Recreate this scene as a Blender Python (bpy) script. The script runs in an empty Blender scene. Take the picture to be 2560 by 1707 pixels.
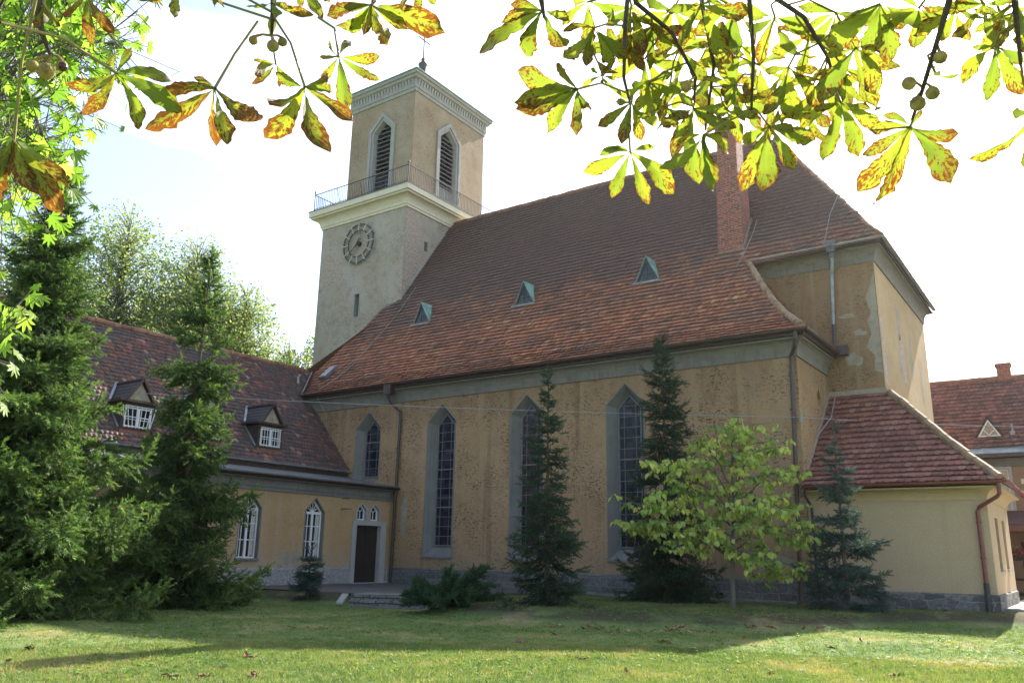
import bpy, bmesh, math, random
import numpy as np
from mathutils import Vector, Matrix
from mathutils.geometry import tessellate_polygon

SC = bpy.context.scene
COL = SC.collection
RNG = np.random.default_rng(7)
random.seed(7)

# ------------------------------------------------------------------ camera, sky, sun, exposure
EYE = np.array([0.0, 0.0, 1.65])
_yaw, _pitch, _roll, FPX = math.radians(35.28), math.radians(14.40), math.radians(1.03), 2065.0
CF = np.array([-math.sin(_yaw) * math.cos(_pitch), math.cos(_yaw) * math.cos(_pitch), math.sin(_pitch)])
_r = np.array([math.cos(_yaw), math.sin(_yaw), 0.0]); _u = np.cross(_r, CF)
CR = math.cos(_roll) * _r + math.sin(_roll) * _u
CU = -math.sin(_roll) * _r + math.cos(_roll) * _u
cam = bpy.data.cameras.new("camera"); cam.sensor_width = 36.0; cam.lens = FPX / 2560 * 36.0
cam.clip_start = 0.05; cam.clip_end = 4000
camo = bpy.data.objects.new("camera", cam); COL.objects.link(camo)
M4 = Matrix.Identity(4)
for i in range(3):
    M4[i][0], M4[i][1], M4[i][2], M4[i][3] = CR[i], CU[i], -CF[i], EYE[i]
camo.matrix_world = M4
SC.camera = camo

def ray(x, y):
    """unit direction through a point of the photograph (2352 px wide copy)"""
    d = (x * 1.0884 - 1280) / FPX * CR - (y * 1.0884 - 853.5) / FPX * CU + CF
    return d / np.linalg.norm(d)
def at(x, y, dist):
    return EYE + ray(x, y) * dist

SUN_EL, SUN_AZ = math.radians(38.0), math.radians(2.6)      # azimuth from +Y towards +X
world = bpy.data.worlds.new("World"); SC.world = world; world.use_nodes = True
wn = world.node_tree; wn.nodes.clear()
wo = wn.nodes.new("ShaderNodeOutputWorld"); wb = wn.nodes.new("ShaderNodeBackground")
sky = wn.nodes.new("ShaderNodeTexSky"); sky.sky_type = 'NISHITA'; sky.sun_disc = False
sky.sun_elevation = SUN_EL; sky.sun_rotation = SUN_AZ
sky.air_density = 1.0; sky.dust_density = 2.2; sky.ozone_density = 1.0
wb.inputs['Strength'].default_value = 0.10
# thin veil of high white cloud over the blue
wt = wn.nodes.new("ShaderNodeTexCoord"); wmap = wn.nodes.new("ShaderNodeMapping")
wmap.inputs['Scale'].default_value = (1.2, 1.2, 4.0)
wno = wn.nodes.new("ShaderNodeTexNoise"); wno.inputs['Scale'].default_value = 1.6; wno.inputs['Detail'].default_value = 6
wr = wn.nodes.new("ShaderNodeValToRGB"); wr.color_ramp.elements[0].position = 0.46; wr.color_ramp.elements[1].position = 0.68
wr.color_ramp.elements[0].color = (.05, .05, .05, 1); wr.color_ramp.elements[1].color = (1, 1, 1, 1)
wx = wn.nodes.new("ShaderNodeMix"); wx.data_type = 'RGBA'
wx.inputs['B'].default_value = (8.6, 9.1, 9.9, 1)
wn.links.new(wt.outputs['Generated'], wmap.inputs['Vector']); wn.links.new(wmap.outputs['Vector'], wno.inputs['Vector'])
wn.links.new(wno.outputs['Fac'], wr.inputs['Fac'])
# the veil is thick low down and towards the sun, thin overhead and behind
wsp = wn.nodes.new("ShaderNodeSeparateXYZ"); wn.links.new(wt.outputs['Generated'], wsp.inputs[0])
wz = wn.nodes.new("ShaderNodeMapRange"); wz.inputs['From Min'].default_value = .62; wz.inputs['From Max'].default_value = .92; wz.inputs['To Min'].default_value = 1.0; wz.inputs['To Max'].default_value = .25
wy_ = wn.nodes.new("ShaderNodeMapRange"); wy_.inputs['From Min'].default_value = -.5; wy_.inputs['From Max'].default_value = .15; wy_.inputs['To Min'].default_value = .35; wy_.inputs['To Max'].default_value = 1.0
wm1 = wn.nodes.new("ShaderNodeMath"); wm1.operation = 'MULTIPLY'; wm2 = wn.nodes.new("ShaderNodeMath"); wm2.operation = 'MULTIPLY'
wn.links.new(wsp.outputs[2], wz.inputs[0]); wn.links.new(wsp.outputs[1], wy_.inputs[0]); wn.links.new(wz.outputs[0], wm1.inputs[0]); wn.links.new(wy_.outputs[0], wm1.inputs[1])
wn.links.new(wm1.outputs[0], wm2.inputs[0]); wn.links.new(wr.outputs['Color'], wm2.inputs[1]); wn.links.new(wm2.outputs[0], wx.inputs['Factor'])
wn.links.new(sky.outputs['Color'], wx.inputs['A']); wn.links.new(wx.outputs['Result'], wb.inputs['Color'])
wn.links.new(wb.outputs['Background'], wo.inputs['Surface'])

sl = bpy.data.lights.new("sun", 'SUN'); sl.energy = 5.0; sl.angle = math.radians(0.53); sl.color = (1.0, 0.93, 0.82)
so = bpy.data.objects.new("sun", sl); COL.objects.link(so)
SDIR = Vector((math.cos(SUN_EL) * math.sin(SUN_AZ), math.cos(SUN_EL) * math.cos(SUN_AZ), math.sin(SUN_EL)))
so.rotation_euler = SDIR.to_track_quat('Z', 'Y').to_euler()
so.location = (20, 60, 60)
SC.view_settings.view_transform = 'Standard'; SC.view_settings.look = 'None'
SC.view_settings.exposure = 1.79; SC.view_settings.gamma = 1.0
SC.cycles.max_bounces = 8; SC.cycles.transparent_max_bounces = 8
SC.cycles.use_denoising = True

# ------------------------------------------------------------------ objects
def empty(name, loc, label, cat, group=None):
    o = bpy.data.objects.new(name, None); COL.objects.link(o); o.location = loc
    o.empty_display_size = 0.3
    o['label'] = label; o['category'] = cat
    if group: o['group'] = group
    return o
def root_loc(o):
    p = np.zeros(3)
    while o is not None:
        p += np.array(o.location); o = o.parent
    return p
def link(name, me, parent=None, loc=None):
    o = bpy.data.objects.new(name, me); COL.objects.link(o)
    if parent is not None: o.parent = parent
    if loc is not None: o.location = loc
    return o
def tag(o, label=None, cat=None, group=None, kind=None):
    if label: o['label'] = label
    if cat: o['category'] = cat
    if group: o['group'] = group
    if kind: o['kind'] = kind
    return o

class MB:
    """collects polygons in world coordinates; build() links them as one mesh under a parent"""
    def __init__(s): s.v = []; s.f = []; s.m = []
    def poly(s, pts, m=0):
        i = len(s.v); s.v += [tuple(map(float, p)) for p in pts]; s.f.append(list(range(i, i + len(pts)))); s.m.append(m)
    def quad(s, a, b, c, d, m=0): s.poly([a, b, c, d], m)
    def box(s, x0, x1, y0, y1, z0, z1, m=0):
        P = [(x, y, z) for z in (z0, z1) for y in (y0, y1) for x in (x0, x1)]
        for q in ((0, 2, 3, 1), (4, 5, 7, 6), (0, 1, 5, 4), (2, 6, 7, 3), (0, 4, 6, 2), (1, 3, 7, 5)):
            s.poly([P[i] for i in q], m)
    def obox(s, c, ax, ay, az, m=0):
        """oriented box: centre and three half-axis vectors"""
        c, ax, ay, az = map(np.array, (c, ax, ay, az))
        P = [c + i * ax + j * ay + k * az for k in (-1, 1) for j in (-1, 1) for i in (-1, 1)]
        for q in ((0, 2, 3, 1), (4, 5, 7, 6), (0, 1, 5, 4), (2, 6, 7, 3), (0, 4, 6, 2), (1, 3, 7, 5)):
            s.poly([P[i] for i in q], m)
    def bar(s, a, b, w, h, up=(0, 0, 1), m=0):
        a, b, up = np.array(a, float), np.array(b, float), np.array(up, float)
        d = b - a; L = np.linalg.norm(d); d /= L
        x = np.cross(d, up); 
        if np.linalg.norm(x) < 1e-6: x = np.cross(d, (1, 0, 0))
        x /= np.linalg.norm(x); z = np.cross(x, d)
        s.obox((a + b) / 2, d * L / 2, x * w / 2, z * h / 2, m)
    def prism(s, poly, d, m=0, caps=True):
        """extrude a 3-D polygon by vector d"""
        P = [np.array(p, float) for p in poly]; d = np.array(d, float); n = len(P)
        if caps: s.poly(P[::-1], m); s.poly([p + d for p in P], m)
        for i in range(n):
            j = (i + 1) % n; s.poly([P[i], P[j], P[j] + d, P[i] + d], m)
    def tube(s, pts, r, n=8, m=0, caps=True):
        P = [np.array(p, float) for p in pts]
        R = r if hasattr(r, '__len__') else [r] * len(P)
        rings = []; up = np.array((0.31, 0.17, 0.93))
        for i, p in enumerate(P):
            d = P[min(i + 1, len(P) - 1)] - P[max(i - 1, 0)]; d = d / (np.linalg.norm(d) + 1e-9)
            x = np.cross(d, up)
            if np.linalg.norm(x) < .15: x = np.cross(d, (1, 0, 0))
            x /= np.linalg.norm(x); y = np.cross(d, x)
            rings.append([p + R[i] * (x * math.cos(t) + y * math.sin(t)) for t in np.linspace(0, 2 * math.pi, n, endpoint=False)])
        i0 = len(s.v)
        for g in rings: s.v += [tuple(q) for q in g]
        for k in range(len(P) - 1):
            for a in range(n):
                b = (a + 1) % n
                s.f.append([i0 + k * n + a, i0 + k * n + b, i0 + (k + 1) * n + b, i0 + (k + 1) * n + a]); s.m.append(m)
        if caps:
            s.f.append([i0 + a for a in range(n)][::-1]); s.m.append(m)
            s.f.append([i0 + (len(P) - 1) * n + a for a in range(n)]); s.m.append(m)
    def lathe(s, c, prof, n=16, m=0):
        c = np.array(c, float); i0 = len(s.v)
        for r, z in prof:
            for t in np.linspace(0, 2 * math.pi, n, endpoint=False):
                s.v.append(tuple(c + (r * math.cos(t), r * math.sin(t), z)))
        for k in range(len(prof) - 1):
            for a in range(n):
                b = (a + 1) % n
                s.f.append([i0 + k * n + a, i0 + k * n + b, i0 + (k + 1) * n + b, i0 + (k + 1) * n + a]); s.m.append(m)
    def sweep(s, path, prof, closed=False, m=0):
        """profile of (out, z) swept along a plan path; outward is to the right of travel"""
        P = [np.array(p, float) for p in path]; n = len(P); rows = []
        for i in range(n):
            if closed: a, b = P[i] - P[i - 1], P[(i + 1) % n] - P[i]
            else:
                a = P[i] - P[i - 1] if i > 0 else P[1] - P[0]; b = P[i + 1] - P[i] if i < n - 1 else P[-1] - P[-2]
            a = a / np.linalg.norm(a); b = b / np.linalg.norm(b)
            na, nb = np.array((a[1], -a[0])), np.array((b[1], -b[0]))
            o = (na + nb); o = o / max(1e-6, o.dot(na))
            rows.append([(P[i][0] + o[0] * t, P[i][1] + o[1] * t, z) for t, z in prof])
        for i in range(n if closed else n - 1):
            A, B = rows[i], rows[(i + 1) % n]
            for k in range(len(prof) - 1):
                s.poly([A[k], B[k], B[k + 1], A[k + 1]], m)
        if not closed:
            s.poly(rows[0][::-1] if False else rows[0], m); s.poly(rows[-1][::-1], m)
    def holes(s, outer, holes, f, m=0):
        """2-D polygon with holes mapped to 3-D by f"""
        loops = [[Vector((p[0], p[1], 0)) for p in outer]] + [[Vector((p[0], p[1], 0)) for p in h] for h in holes]
        flat = [p for l in loops for p in l]
        for t in tessellate_polygon(loops):
            q = [flat[i] for i in t]
            ar = (q[1].x - q[0].x) * (q[2].y - q[0].y) - (q[1].y - q[0].y) * (q[2].x - q[0].x)
            if abs(ar) < 1e-9: continue
            if ar < 0: q = q[::-1]
            s.poly([f(p.x, p.y) for p in q], m)
    def build(s, name, mats, parent=None, smooth=False):
        if not isinstance(mats, (list, tuple)): mats = [mats]
        off = root_loc(parent) if parent is not None else np.zeros(3)
        if parent is None and s.v:
            V = np.array(s.v); off = np.array(((V[:, 0].min() + V[:, 0].max()) / 2, (V[:, 1].min() + V[:, 1].max()) / 2, V[:, 2].min()))
        V = np.array(s.v) - off
        me = bpy.data.meshes.new(name); me.from_pydata(V.tolist(), [], s.f)
        for mt in mats: me.materials.append(mt)
        me.polygons.foreach_set('material_index', s.m)
        if smooth: me.polygons.foreach_set('use_smooth', [True] * len(s.f))
        me.update(); box_uv(me, off)
        o = link(name, me, parent)
        if parent is None: o.location = off
        return o

def box_uv(me, off=(0, 0, 0)):
    """UV in metres: along the wall and up it"""
    nl = len(me.loops)
    if nl == 0: return
    co = np.empty(len(me.vertices) * 3); me.vertices.foreach_get('co', co); co = co.reshape(-1, 3) + np.array(off)
    vi = np.empty(nl, np.int32); me.loops.foreach_get('vertex_index', vi)
    no = np.empty(len(me.polygons) * 3); me.polygons.foreach_get('normal', no); no = no.reshape(-1, 3)
    lt = np.empty(len(me.polygons), np.int32); me.polygons.foreach_get('loop_total', lt)
    nn = np.repeat(no, lt, axis=0); p = co[vi]
    h = np.hypot(nn[:, 0], nn[:, 1])
    tx, ty = np.where(h > .3, -nn[:, 1] / np.maximum(h, 1e-6), 1.0), np.where(h > .3, nn[:, 0] / np.maximum(h, 1e-6), 0.0)
    u = p[:, 0] * tx + p[:, 1] * ty
    up = np.where(h > .3, p[:, 2] / np.maximum(h, .3), p[:, 1])
    uv = me.uv_layers.new(name='UVMap'); uv.data.foreach_set('uv', np.stack([u, up], 1).astype(np.float32).ravel())

def np_mesh(name, V, F, mats, parent=None, attr=None, uv=None, fm=None, smooth=False, totals=None, root=None):
    """big mesh from arrays: F is (m,k) indices, or flat with totals"""
    off = root_loc(parent) if parent is not None else (np.zeros(3) if root is None else np.array(root))
    V = np.asarray(V, np.float32) - off.astype(np.float32)
    me = bpy.data.meshes.new(name)
    if totals is None:
        m, k = F.shape; totals = np.full(m, k, np.int32)
    F = np.ascontiguousarray(F.reshape(-1), dtype=np.int32); m = len(totals)
    me.vertices.add(len(V)); me.vertices.foreach_set('co', V.ravel())
    me.loops.add(len(F)); me.loops.foreach_set('vertex_index', F)
    me.polygons.add(m)
    st = np.concatenate([[0], np.cumsum(totals)[:-1]]).astype(np.int32)
    me.polygons.foreach_set('loop_start', st); me.polygons.foreach_set('loop_total', totals.astype(np.int32))
    for mt in (mats if isinstance(mats, (list, tuple)) else [mats]): me.materials.append(mt)
    if fm is not None: me.polygons.foreach_set('material_index', np.asarray(fm, np.int32))
    if smooth: me.polygons.foreach_set('use_smooth', np.ones(m, bool))
    me.update(calc_edges=True)
    for nm, (dom, arr) in (attr or {}).items():
        a = me.attributes.new(nm, 'FLOAT', dom); a.data.foreach_set('value', np.asarray(arr, np.float32))
    if uv is not None:
        l = me.uv_layers.new(name='UVMap'); l.data.foreach_set('uv', np.asarray(uv, np.float32)[F].ravel())
    o = link(name, me, parent)
    if parent is None: o.location = off
    return o

# ------------------------------------------------------------------ materials
class Mat:
    def __init__(s, name, rough=.8, spec=.3, metal=0.0):
        s.m = bpy.data.materials.new(name); s.m.use_nodes = True; s.t = s.m.node_tree
        s.b = s.t.nodes['Principled BSDF']; s.o = s.t.nodes['Material Output']
        s.b.inputs['Roughness'].default_value = rough; s.b.inputs['Specular IOR Level'].default_value = spec
        s.b.inputs['Metallic'].default_value = metal
        s._uv = s._ob = None
    def n(s, t, **k):
        x = s.t.nodes.new(t)
        for a, b in k.items(): setattr(x, a, b)
        return x
    def l(s, a, b): s.t.links.new(a, b)
    def put(s, inp, v):
        if hasattr(v, 'is_linked') or isinstance(v, bpy.types.NodeSocket): s.l(v, inp)
        elif isinstance(v, tuple) and len(v) == 3 and inp.type == 'RGBA': inp.default_value = (*v, 1)
        else: inp.default_value = v
    def uv(s):
        if s._uv is None: s._uv = s.n('ShaderNodeUVMap').outputs[0]
        return s._uv
    def pos(s):
        return s.n('ShaderNodeNewGeometry').outputs['Position']
    def map(s, vec, scale=(1, 1, 1), loc=(0, 0, 0), rot=(0, 0, 0)):
        x = s.n('ShaderNodeMapping'); s.l(vec, x.inputs['Vector'])
        x.inputs['Scale'].default_value = scale; x.inputs['Location'].default_value = loc; x.inputs['Rotation'].default_value = rot
        return x.outputs[0]
    def noise(s, scale, detail=4, vec=None, rough=.55, dist=0.0):
        x = s.n('ShaderNodeTexNoise'); x.inputs['Scale'].default_value = scale; x.inputs['Detail'].default_value = detail
        x.inputs['Roughness'].default_value = rough; x.inputs['Distortion'].default_value = dist
        if vec is not None: s.l(vec, x.inputs['Vector'])
        return x.outputs['Fac']
    def voro(s, scale, vec=None, feature='F1', out='Distance', rnd=1.0):
        x = s.n('ShaderNodeTexVoronoi', feature=feature); x.inputs['Scale'].default_value = scale; x.inputs['Randomness'].default_value = rnd
        if vec is not None: s.l(vec, x.inputs['Vector'])
        return x.outputs[out]
    def ramp(s, fac, els, interp='LINEAR'):
        x = s.n('ShaderNodeValToRGB'); x.color_ramp.interpolation = interp
        while len(x.color_ramp.elements) < len(els): x.color_ramp.elements.new(.5)
        for e, (p, c) in zip(x.color_ramp.elements, els):
            e.position = p; e.color = (*c, 1) if isinstance(c, tuple) else (c, c, c, 1)
        s.l(fac, x.inputs['Fac']); return x.outputs['Color']
    def step(s, fac, a, b):
        x = s.n('ShaderNodeMapRange'); x.inputs['From Min'].default_value = a; x.inputs['From Max'].default_value = b
        s.l(fac, x.inputs['Value']); return x.outputs[0]
    def math(s, op, a, b=None, c=None):
        x = s.n('ShaderNodeMath', operation=op); s.put(x.inputs[0], a)
        if b is not None: s.put(x.inputs[1], b)
        if c is not None: s.put(x.inputs[2], c)
        return x.outputs[0]
    def mix(s, fac, a, b, mode='MIX'):
        x = s.n('ShaderNodeMix', data_type='RGBA', blend_type=mode)
        s.put(x.inputs['Factor'], fac); s.put(x.inputs['A'], a); s.put(x.inputs['B'], b); return x.outputs['Result']
    def sep(s, vec):
        x = s.n('ShaderNodeSeparateXYZ'); s.l(vec, x.inputs[0]); return x.outputs
    def attr(s, name):
        x = s.n('ShaderNodeAttribute', attribute_name=name); return x.outputs['Fac']
    def color(s, c): s.put(s.b.inputs['Base Color'], c)
    def rough(s, c): s.put(s.b.inputs['Roughness'], c)
    def bump(s, h, strength=.5, dist=.02, prev=None):
        x = s.n('ShaderNodeBump'); x.inputs['Strength'].default_value = strength; x.inputs['Distance'].default_value = dist
        s.l(h, x.inputs['Height'])
        if prev is not None: s.l(prev, x.inputs['Normal'])
        s.l(x.outputs[0], s.b.inputs['Normal']); return x.outputs[0]
    def translucent(s, color, fac):
        """mix a translucent lobe with the principled one (leaves)"""
        tr = s.n('ShaderNodeBsdfTranslucent'); s.put(tr.inputs['Color'], color)
        mx = s.n('ShaderNodeMixShader'); mx.inputs[0].default_value = fac
        s.l(s.b.outputs[0], mx.inputs[1]); s.l(tr.outputs[0], mx.inputs[2]); s.l(mx.outputs[0], s.o.inputs['Surface'])

def plain(name, col, rough=.7, var=.15, scale=6.0, spec=.3, metal=0.0, bump=0.0, bscale=40):
    m = Mat(name, rough, spec, metal)
    f = m.noise(scale, 5, m.pos()); d = tuple(c * (1 - var) for c in col); e = tuple(min(1, c * (1 + var)) for c in col)
    m.color(m.ramp(f, [(.3, d), (.7, e)]))
    if bump: m.bump(m.noise(bscale, 4, m.pos()), bump, .01)
    return m.m

def plaster(name, base, light, dark, grey, pit=1.0, pit_col=(.045, .035, .025), splash=True, streak=.5, amount=.5, top=None):
    """rough cast wall: worm-like pits, damp streaks, patchy wear"""
    m = Mat(name, .92, .15); uv = m.uv(); z = m.sep(m.pos())[2]
    big = m.noise(.35, 5, uv, .6); mid = m.noise(1.7, 5, m.map(uv, loc=(7, 3, 0)), .6)
    c = m.mix(m.step(big, .35, .68), base, light)
    c = m.mix(m.math('MULTIPLY', m.step(mid, .5, .75), .55), c, dark)
    # streaks that run down the wall
    st = m.noise(1.0, 5, m.map(uv, scale=(2.6, .16, 1), loc=(3, 9, 0)), .6)
    c = m.mix(m.math('MULTIPLY', m.step(st, .55, .8), streak), c, grey)
    fine = m.noise(28, 3, uv, .7)
    c = m.mix(.35, c, m.ramp(fine, [(.25, .25), (.75, .95)]), 'OVERLAY')
    # pits: short horizontal and vertical gouges
    ph = m.noise(1.0, 2.5, m.map(uv, scale=(6.2, 21, 1), loc=(.3, .7, 0)), .55, .6)
    pv = m.noise(1.0, 2.0, m.map(uv, scale=(19, 7, 1), loc=(5.3, 2.7, 0)), .55, .5)
    zone = m.step(m.noise(.55, 4, m.map(uv, loc=(21, 4, 0)), .6), .43, .60)
    pits = m.math('MAXIMUM', m.step(ph, .55, .63), m.math('MULTIPLY', m.step(pv, .58, .66), .9))
    pits = m.math('MULTIPLY', pits, m.math('ADD', m.math('MULTIPLY', zone, .8), .2))
    c = m.mix(m.math('MULTIPLY', pits, amount * pit), c, pit_col)
    if splash:
        zz = m.math('ADD', z, m.math('MULTIPLY', m.noise(1.3, 4, uv), 1.2))
        c = m.mix(m.math('MULTIPLY', m.step(zz, 2.5, 1.5), .55), c, grey)
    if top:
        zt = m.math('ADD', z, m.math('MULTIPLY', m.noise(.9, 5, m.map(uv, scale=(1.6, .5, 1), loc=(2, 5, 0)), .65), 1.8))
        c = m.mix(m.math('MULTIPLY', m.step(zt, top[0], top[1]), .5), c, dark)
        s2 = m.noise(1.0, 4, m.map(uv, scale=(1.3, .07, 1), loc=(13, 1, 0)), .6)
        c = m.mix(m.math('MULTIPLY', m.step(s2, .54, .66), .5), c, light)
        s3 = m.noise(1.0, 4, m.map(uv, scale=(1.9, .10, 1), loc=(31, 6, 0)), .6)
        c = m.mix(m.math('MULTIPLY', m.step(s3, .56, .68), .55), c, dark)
    m.color(c)
    b = m.bump(m.math('SUBTRACT', m.math('MULTIPLY', m.noise(14, 5, uv, .7), .8), pits), .5 * pit, .022)
    m.bump(m.noise(70, 3, uv, .7), .5, .01, b)
    return m.m

def ashlar(name, c1, c2, mortar, bw=.62, bh=.3, ms=.02, distort=.05, rough=.85):
    m = Mat(name, rough, .25); uv = m.uv()
    d = m.n('ShaderNodeTexNoise'); d.inputs['Scale'].default_value = 1.6; m.l(uv, d.inputs['Vector'])
    v = m.n('ShaderNodeVectorMath', operation='MULTIPLY_ADD'); m.l(d.outputs['Color'], v.inputs[0]); v.inputs[1].default_value = (distort * 4, distort * 2, 0); m.l(uv, v.inputs[2])
    br = m.n('ShaderNodeTexBrick'); m.l(v.outputs[0], br.inputs['Vector']); br.inputs['Scale'].default_value = 1.0
    br.inputs['Brick Width'].default_value = bw; br.inputs['Row Height'].default_value = bh; br.inputs['Mortar Size'].default_value = ms
    br.inputs['Mortar Smooth'].default_value = .3; br.offset = .5; br.squash = 1.4; br.squash_frequency = 3
    br.inputs['Color1'].default_value = (*c1, 1); br.inputs['Color2'].default_value = (*c2, 1); br.inputs['Mortar'].default_value = (*mortar, 1)
    c = m.mix(.6, br.outputs['Color'], m.ramp(m.noise(9, 6, uv, .7), [(.3, .15), (.7, .85)]), 'OVERLAY')
    m.color(c); m.bump(m.math('ADD', m.math('MULTIPLY', br.outputs['Fac'], -.6), m.noise(12, 5, uv)), .9, .05)
    return m.m

def rooftile(name, cols, dark, moss=(.07, .065, .05), wear=.5, top=None, zdark=None):
    m = Mat(name, .75, .3); tr = m.attr('tr'); p = m.pos()
    c = m.ramp(tr, cols)
    big = m.noise(.5, 6, m.map(p, scale=(1, 1, 1.3)), .65)
    w = m.step(big, .42, .66)
    if zdark is not None:
        zz = m.math('ADD', m.sep(p)[2], m.math('MULTIPLY', m.math('SUBTRACT', m.noise(.8, 5, p), .5), 7.0))
        w = m.math('MAXIMUM', m.math('MULTIPLY', w, .7), m.step(zz, zdark[0], zdark[1]))
    c = m.mix(m.math('MULTIPLY', m.step(m.noise(1.1, 5, m.map(p, loc=(9, 2, 4)), .65), .52, .68), .45), c, cols[-2][1])
    c = m.mix(m.math('MULTIPLY', w, wear), c, dark)
    c = m.mix(m.math('MULTIPLY', m.step(m.noise(5, 5, p, .7), .58, .75), .45), c, moss)
    c = m.mix(.35, c, m.ramp(m.noise(22, 4, p, .7), [(.3, .3), (.7, .75)]), 'OVERLAY')
    m.color(c); m.bump(m.noise(40, 4, p, .7), .35, .008)
    return m.m

M = {}
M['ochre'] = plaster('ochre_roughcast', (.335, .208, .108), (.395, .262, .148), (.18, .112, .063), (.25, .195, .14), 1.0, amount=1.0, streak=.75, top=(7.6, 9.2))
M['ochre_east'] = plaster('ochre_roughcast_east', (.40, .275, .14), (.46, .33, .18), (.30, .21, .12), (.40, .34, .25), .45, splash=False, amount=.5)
M['wing'] = plaster('wing_plaster', (.385, .25, .125), (.45, .31, .17), (.31, .20, .105), (.38, .33, .26), .45, amount=.5)
M['tower'] = plaster('tower_plaster', (.29, .215, .14), (.36, .29, .21), (.20, .14, .085), (.30, .27, .235), 1.0, (.09, .07, .05), splash=False, streak=.7, amount=.6)
M['tower_low'] = plaster('tower_plaster_grey', (.345, .29, .22), (.41, .37, .315), (.21, .155, .10), (.39, .365, .33), 1.0, (.12, .09, .065), splash=False, streak=.8, amount=.65)
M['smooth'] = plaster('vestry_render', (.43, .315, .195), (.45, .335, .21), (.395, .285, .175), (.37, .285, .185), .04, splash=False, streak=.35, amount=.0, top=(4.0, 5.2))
M['smooth_trim'] = plain('vestry_cornice', (.46, .335, .185), .8, .06)
M['cement'] = plain('cement_patch', (.32, .275, .205), .9, .18, 5, bump=.3)
def stone(name, a, b, c):
    m = Mat(name, .85, .25); uv = m.uv()
    col = m.mix(m.step(m.noise(1.3, 6, uv, .65), .35, .65), a, b)
    st = m.noise(1.0, 5, m.map(uv, scale=(7, .4, 1)), .6)
    col = m.mix(m.math('MULTIPLY', m.step(st, .5, .72), .6), col, c)
    m.color(m.mix(.3, col, m.ramp(m.noise(30, 4, uv, .7), [(.3, .3), (.7, .75)]), 'OVERLAY')); m.bump(m.noise(35, 4, uv), .25, .01)
    return m.m
M['stone'] = stone('window_stone', (.17, .163, .15), (.215, .207, .19), (.11, .104, .092))
M['frieze'] = stone('frieze_render', (.155, .14, .112), (.20, .182, .15), (.10, .088, .07))
M['stone_light'] = stone('door_stone', (.34, .335, .315), (.40, .395, .37), (.24, .235, .22))
M['cream'] = stone('cream_render', (.62, .55, .42), (.68, .61, .49), (.48, .42, .32))
M['tower_stone'] = stone('tower_stone', (.29, .28, .265), (.35, .34, .325), (.21, .20, .19))
M['plinth'] = ashlar('plinth_granite', (.095, .095, .095), (.16, .155, .15), (.215, .21, .195), .55, .31, .012, .07)
M['plinth_wing'] = ashlar('plinth_wing', (.29, .285, .27), (.33, .325, .31), (.40, .39, .375), .8, .42, .014, .03)
M['plinth_rubble'] = ashlar('plinth_rubble', (.09, .088, .085), (.20, .195, .185), (.245, .235, .22), .44, .25, .016, .2)
M['step_stone'] = ashlar('step_granite', (.15, .15, .145), (.21, .205, .195), (.07, .065, .055), .55, .155, .02, .05)
M['brick_red'] = ashlar('chimney_brick', (.42, .125, .072), (.20, .075, .055), (.38, .32, .28), .26, .078, .008, .004)
M['brick_old'] = ashlar('exposed_brick', (.40, .27, .20), (.46, .34, .27), (.52, .48, .43), .26, .078, .014, .01)
M['tile'] = rooftile('nave_tiles', [(0, (.25, .105, .062)), (.4, (.38, .15, .084)), (.85, (.48, .19, .10)), (.97, (.53, .23, .125)), (1, (.55, .36, .23))],
                     (.135, .095, .086), wear=.88, zdark=(11.0, 14.8))
M['tile_wing'] = rooftile('wing_tiles', [(0, (.075, .062, .06)), (.55, (.125, .085, .078)), (.82, (.18, .09, .07)), (.95, (.28, .10, .065)), (1, (.33, .25, .21))],
                          (.085, .075, .072), wear=.6)
M['tile_new'] = rooftile('vestry_tiles', [(0, (.19, .08, .062)), (.5, (.27, .108, .08)), (.85, (.33, .135, .095)), (1, (.30, .17, .13))],
                         (.075, .05, .05), wear=.35)
M['tile_far'] = rooftile('house_tiles', [(0, (.11, .062, .055)), (.5, (.21, .10, .085)), (1, (.31, .14, .11))], (.10, .075, .07), wear=.5)
M['ridge'] = plain('ridge_tile', (.26, .135, .085), .8, .45, 2.2, bump=.3)
M['ridge_yellow'] = plain('ridge_tile_lichen', (.30, .20, .12), .85, .4, 3.0, bump=.3)
M['gutter'] = plain('brown_gutter_paint', (.055, .032, .028), .4, .3, 4, spec=.5)
M['gutter_red'] = plain('red_gutter_paint', (.17, .045, .035), .45, .25, 4, spec=.5)
M['zinc'] = plain('weathered_zinc', (.30, .33, .34), .5, .25, 3, metal=.35, spec=.4)
M['zinc_dark'] = plain('dark_sheet_metal', (.12, .125, .125), .6, .3, 3, spec=.4)
M['copper'] = plain('green_copper', (.20, .33, .28), .65, .35, 3)
M['iron'] = plain('black_iron', (.035, .034, .036), .5, .2, 8, spec=.4)
M['iron_grey'] = plain('grey_iron', (.055, .055, .053), .5, .2, 8, spec=.4)
M['brass'] = plain('clock_mark_metal', (.46, .44, .37), .5, .1, 8)
M['lead'] = plain('lead_bars', (.17, .17, .17), .6, .2, 6)
M['white'] = plain('white_window_paint', (.74, .74, .73), .5, .06, 5)
M['door'] = None
M['louvre'] = plain('grey_louvre', (.23, .24, .235), .7, .2, 4)
M['dark'] = plain('dark_void', (.012, .012, .012), .9, .2)
M['darkwood'] = plain('tarred_wood', (.055, .038, .03), .75, .35, 5, bump=.2)
M['woodpanel'] = plain('weathered_boards', (.33, .28, .20), .8, .25, 5)
M['redsill'] = plain('red_sill_boards', (.19, .085, .055), .8, .3, 5)
M['wire'] = plain('galvanised_wire', (.27, .28, .27), .5, .1, 5)
M['asphalt'] = plain('dark_asphalt', (.085, .08, .075), .95, .25, 3, bump=.4)
M['kerb'] = plain('kerb_concrete', (.21, .205, .19), .9, .25, 4, bump=.3)
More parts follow.
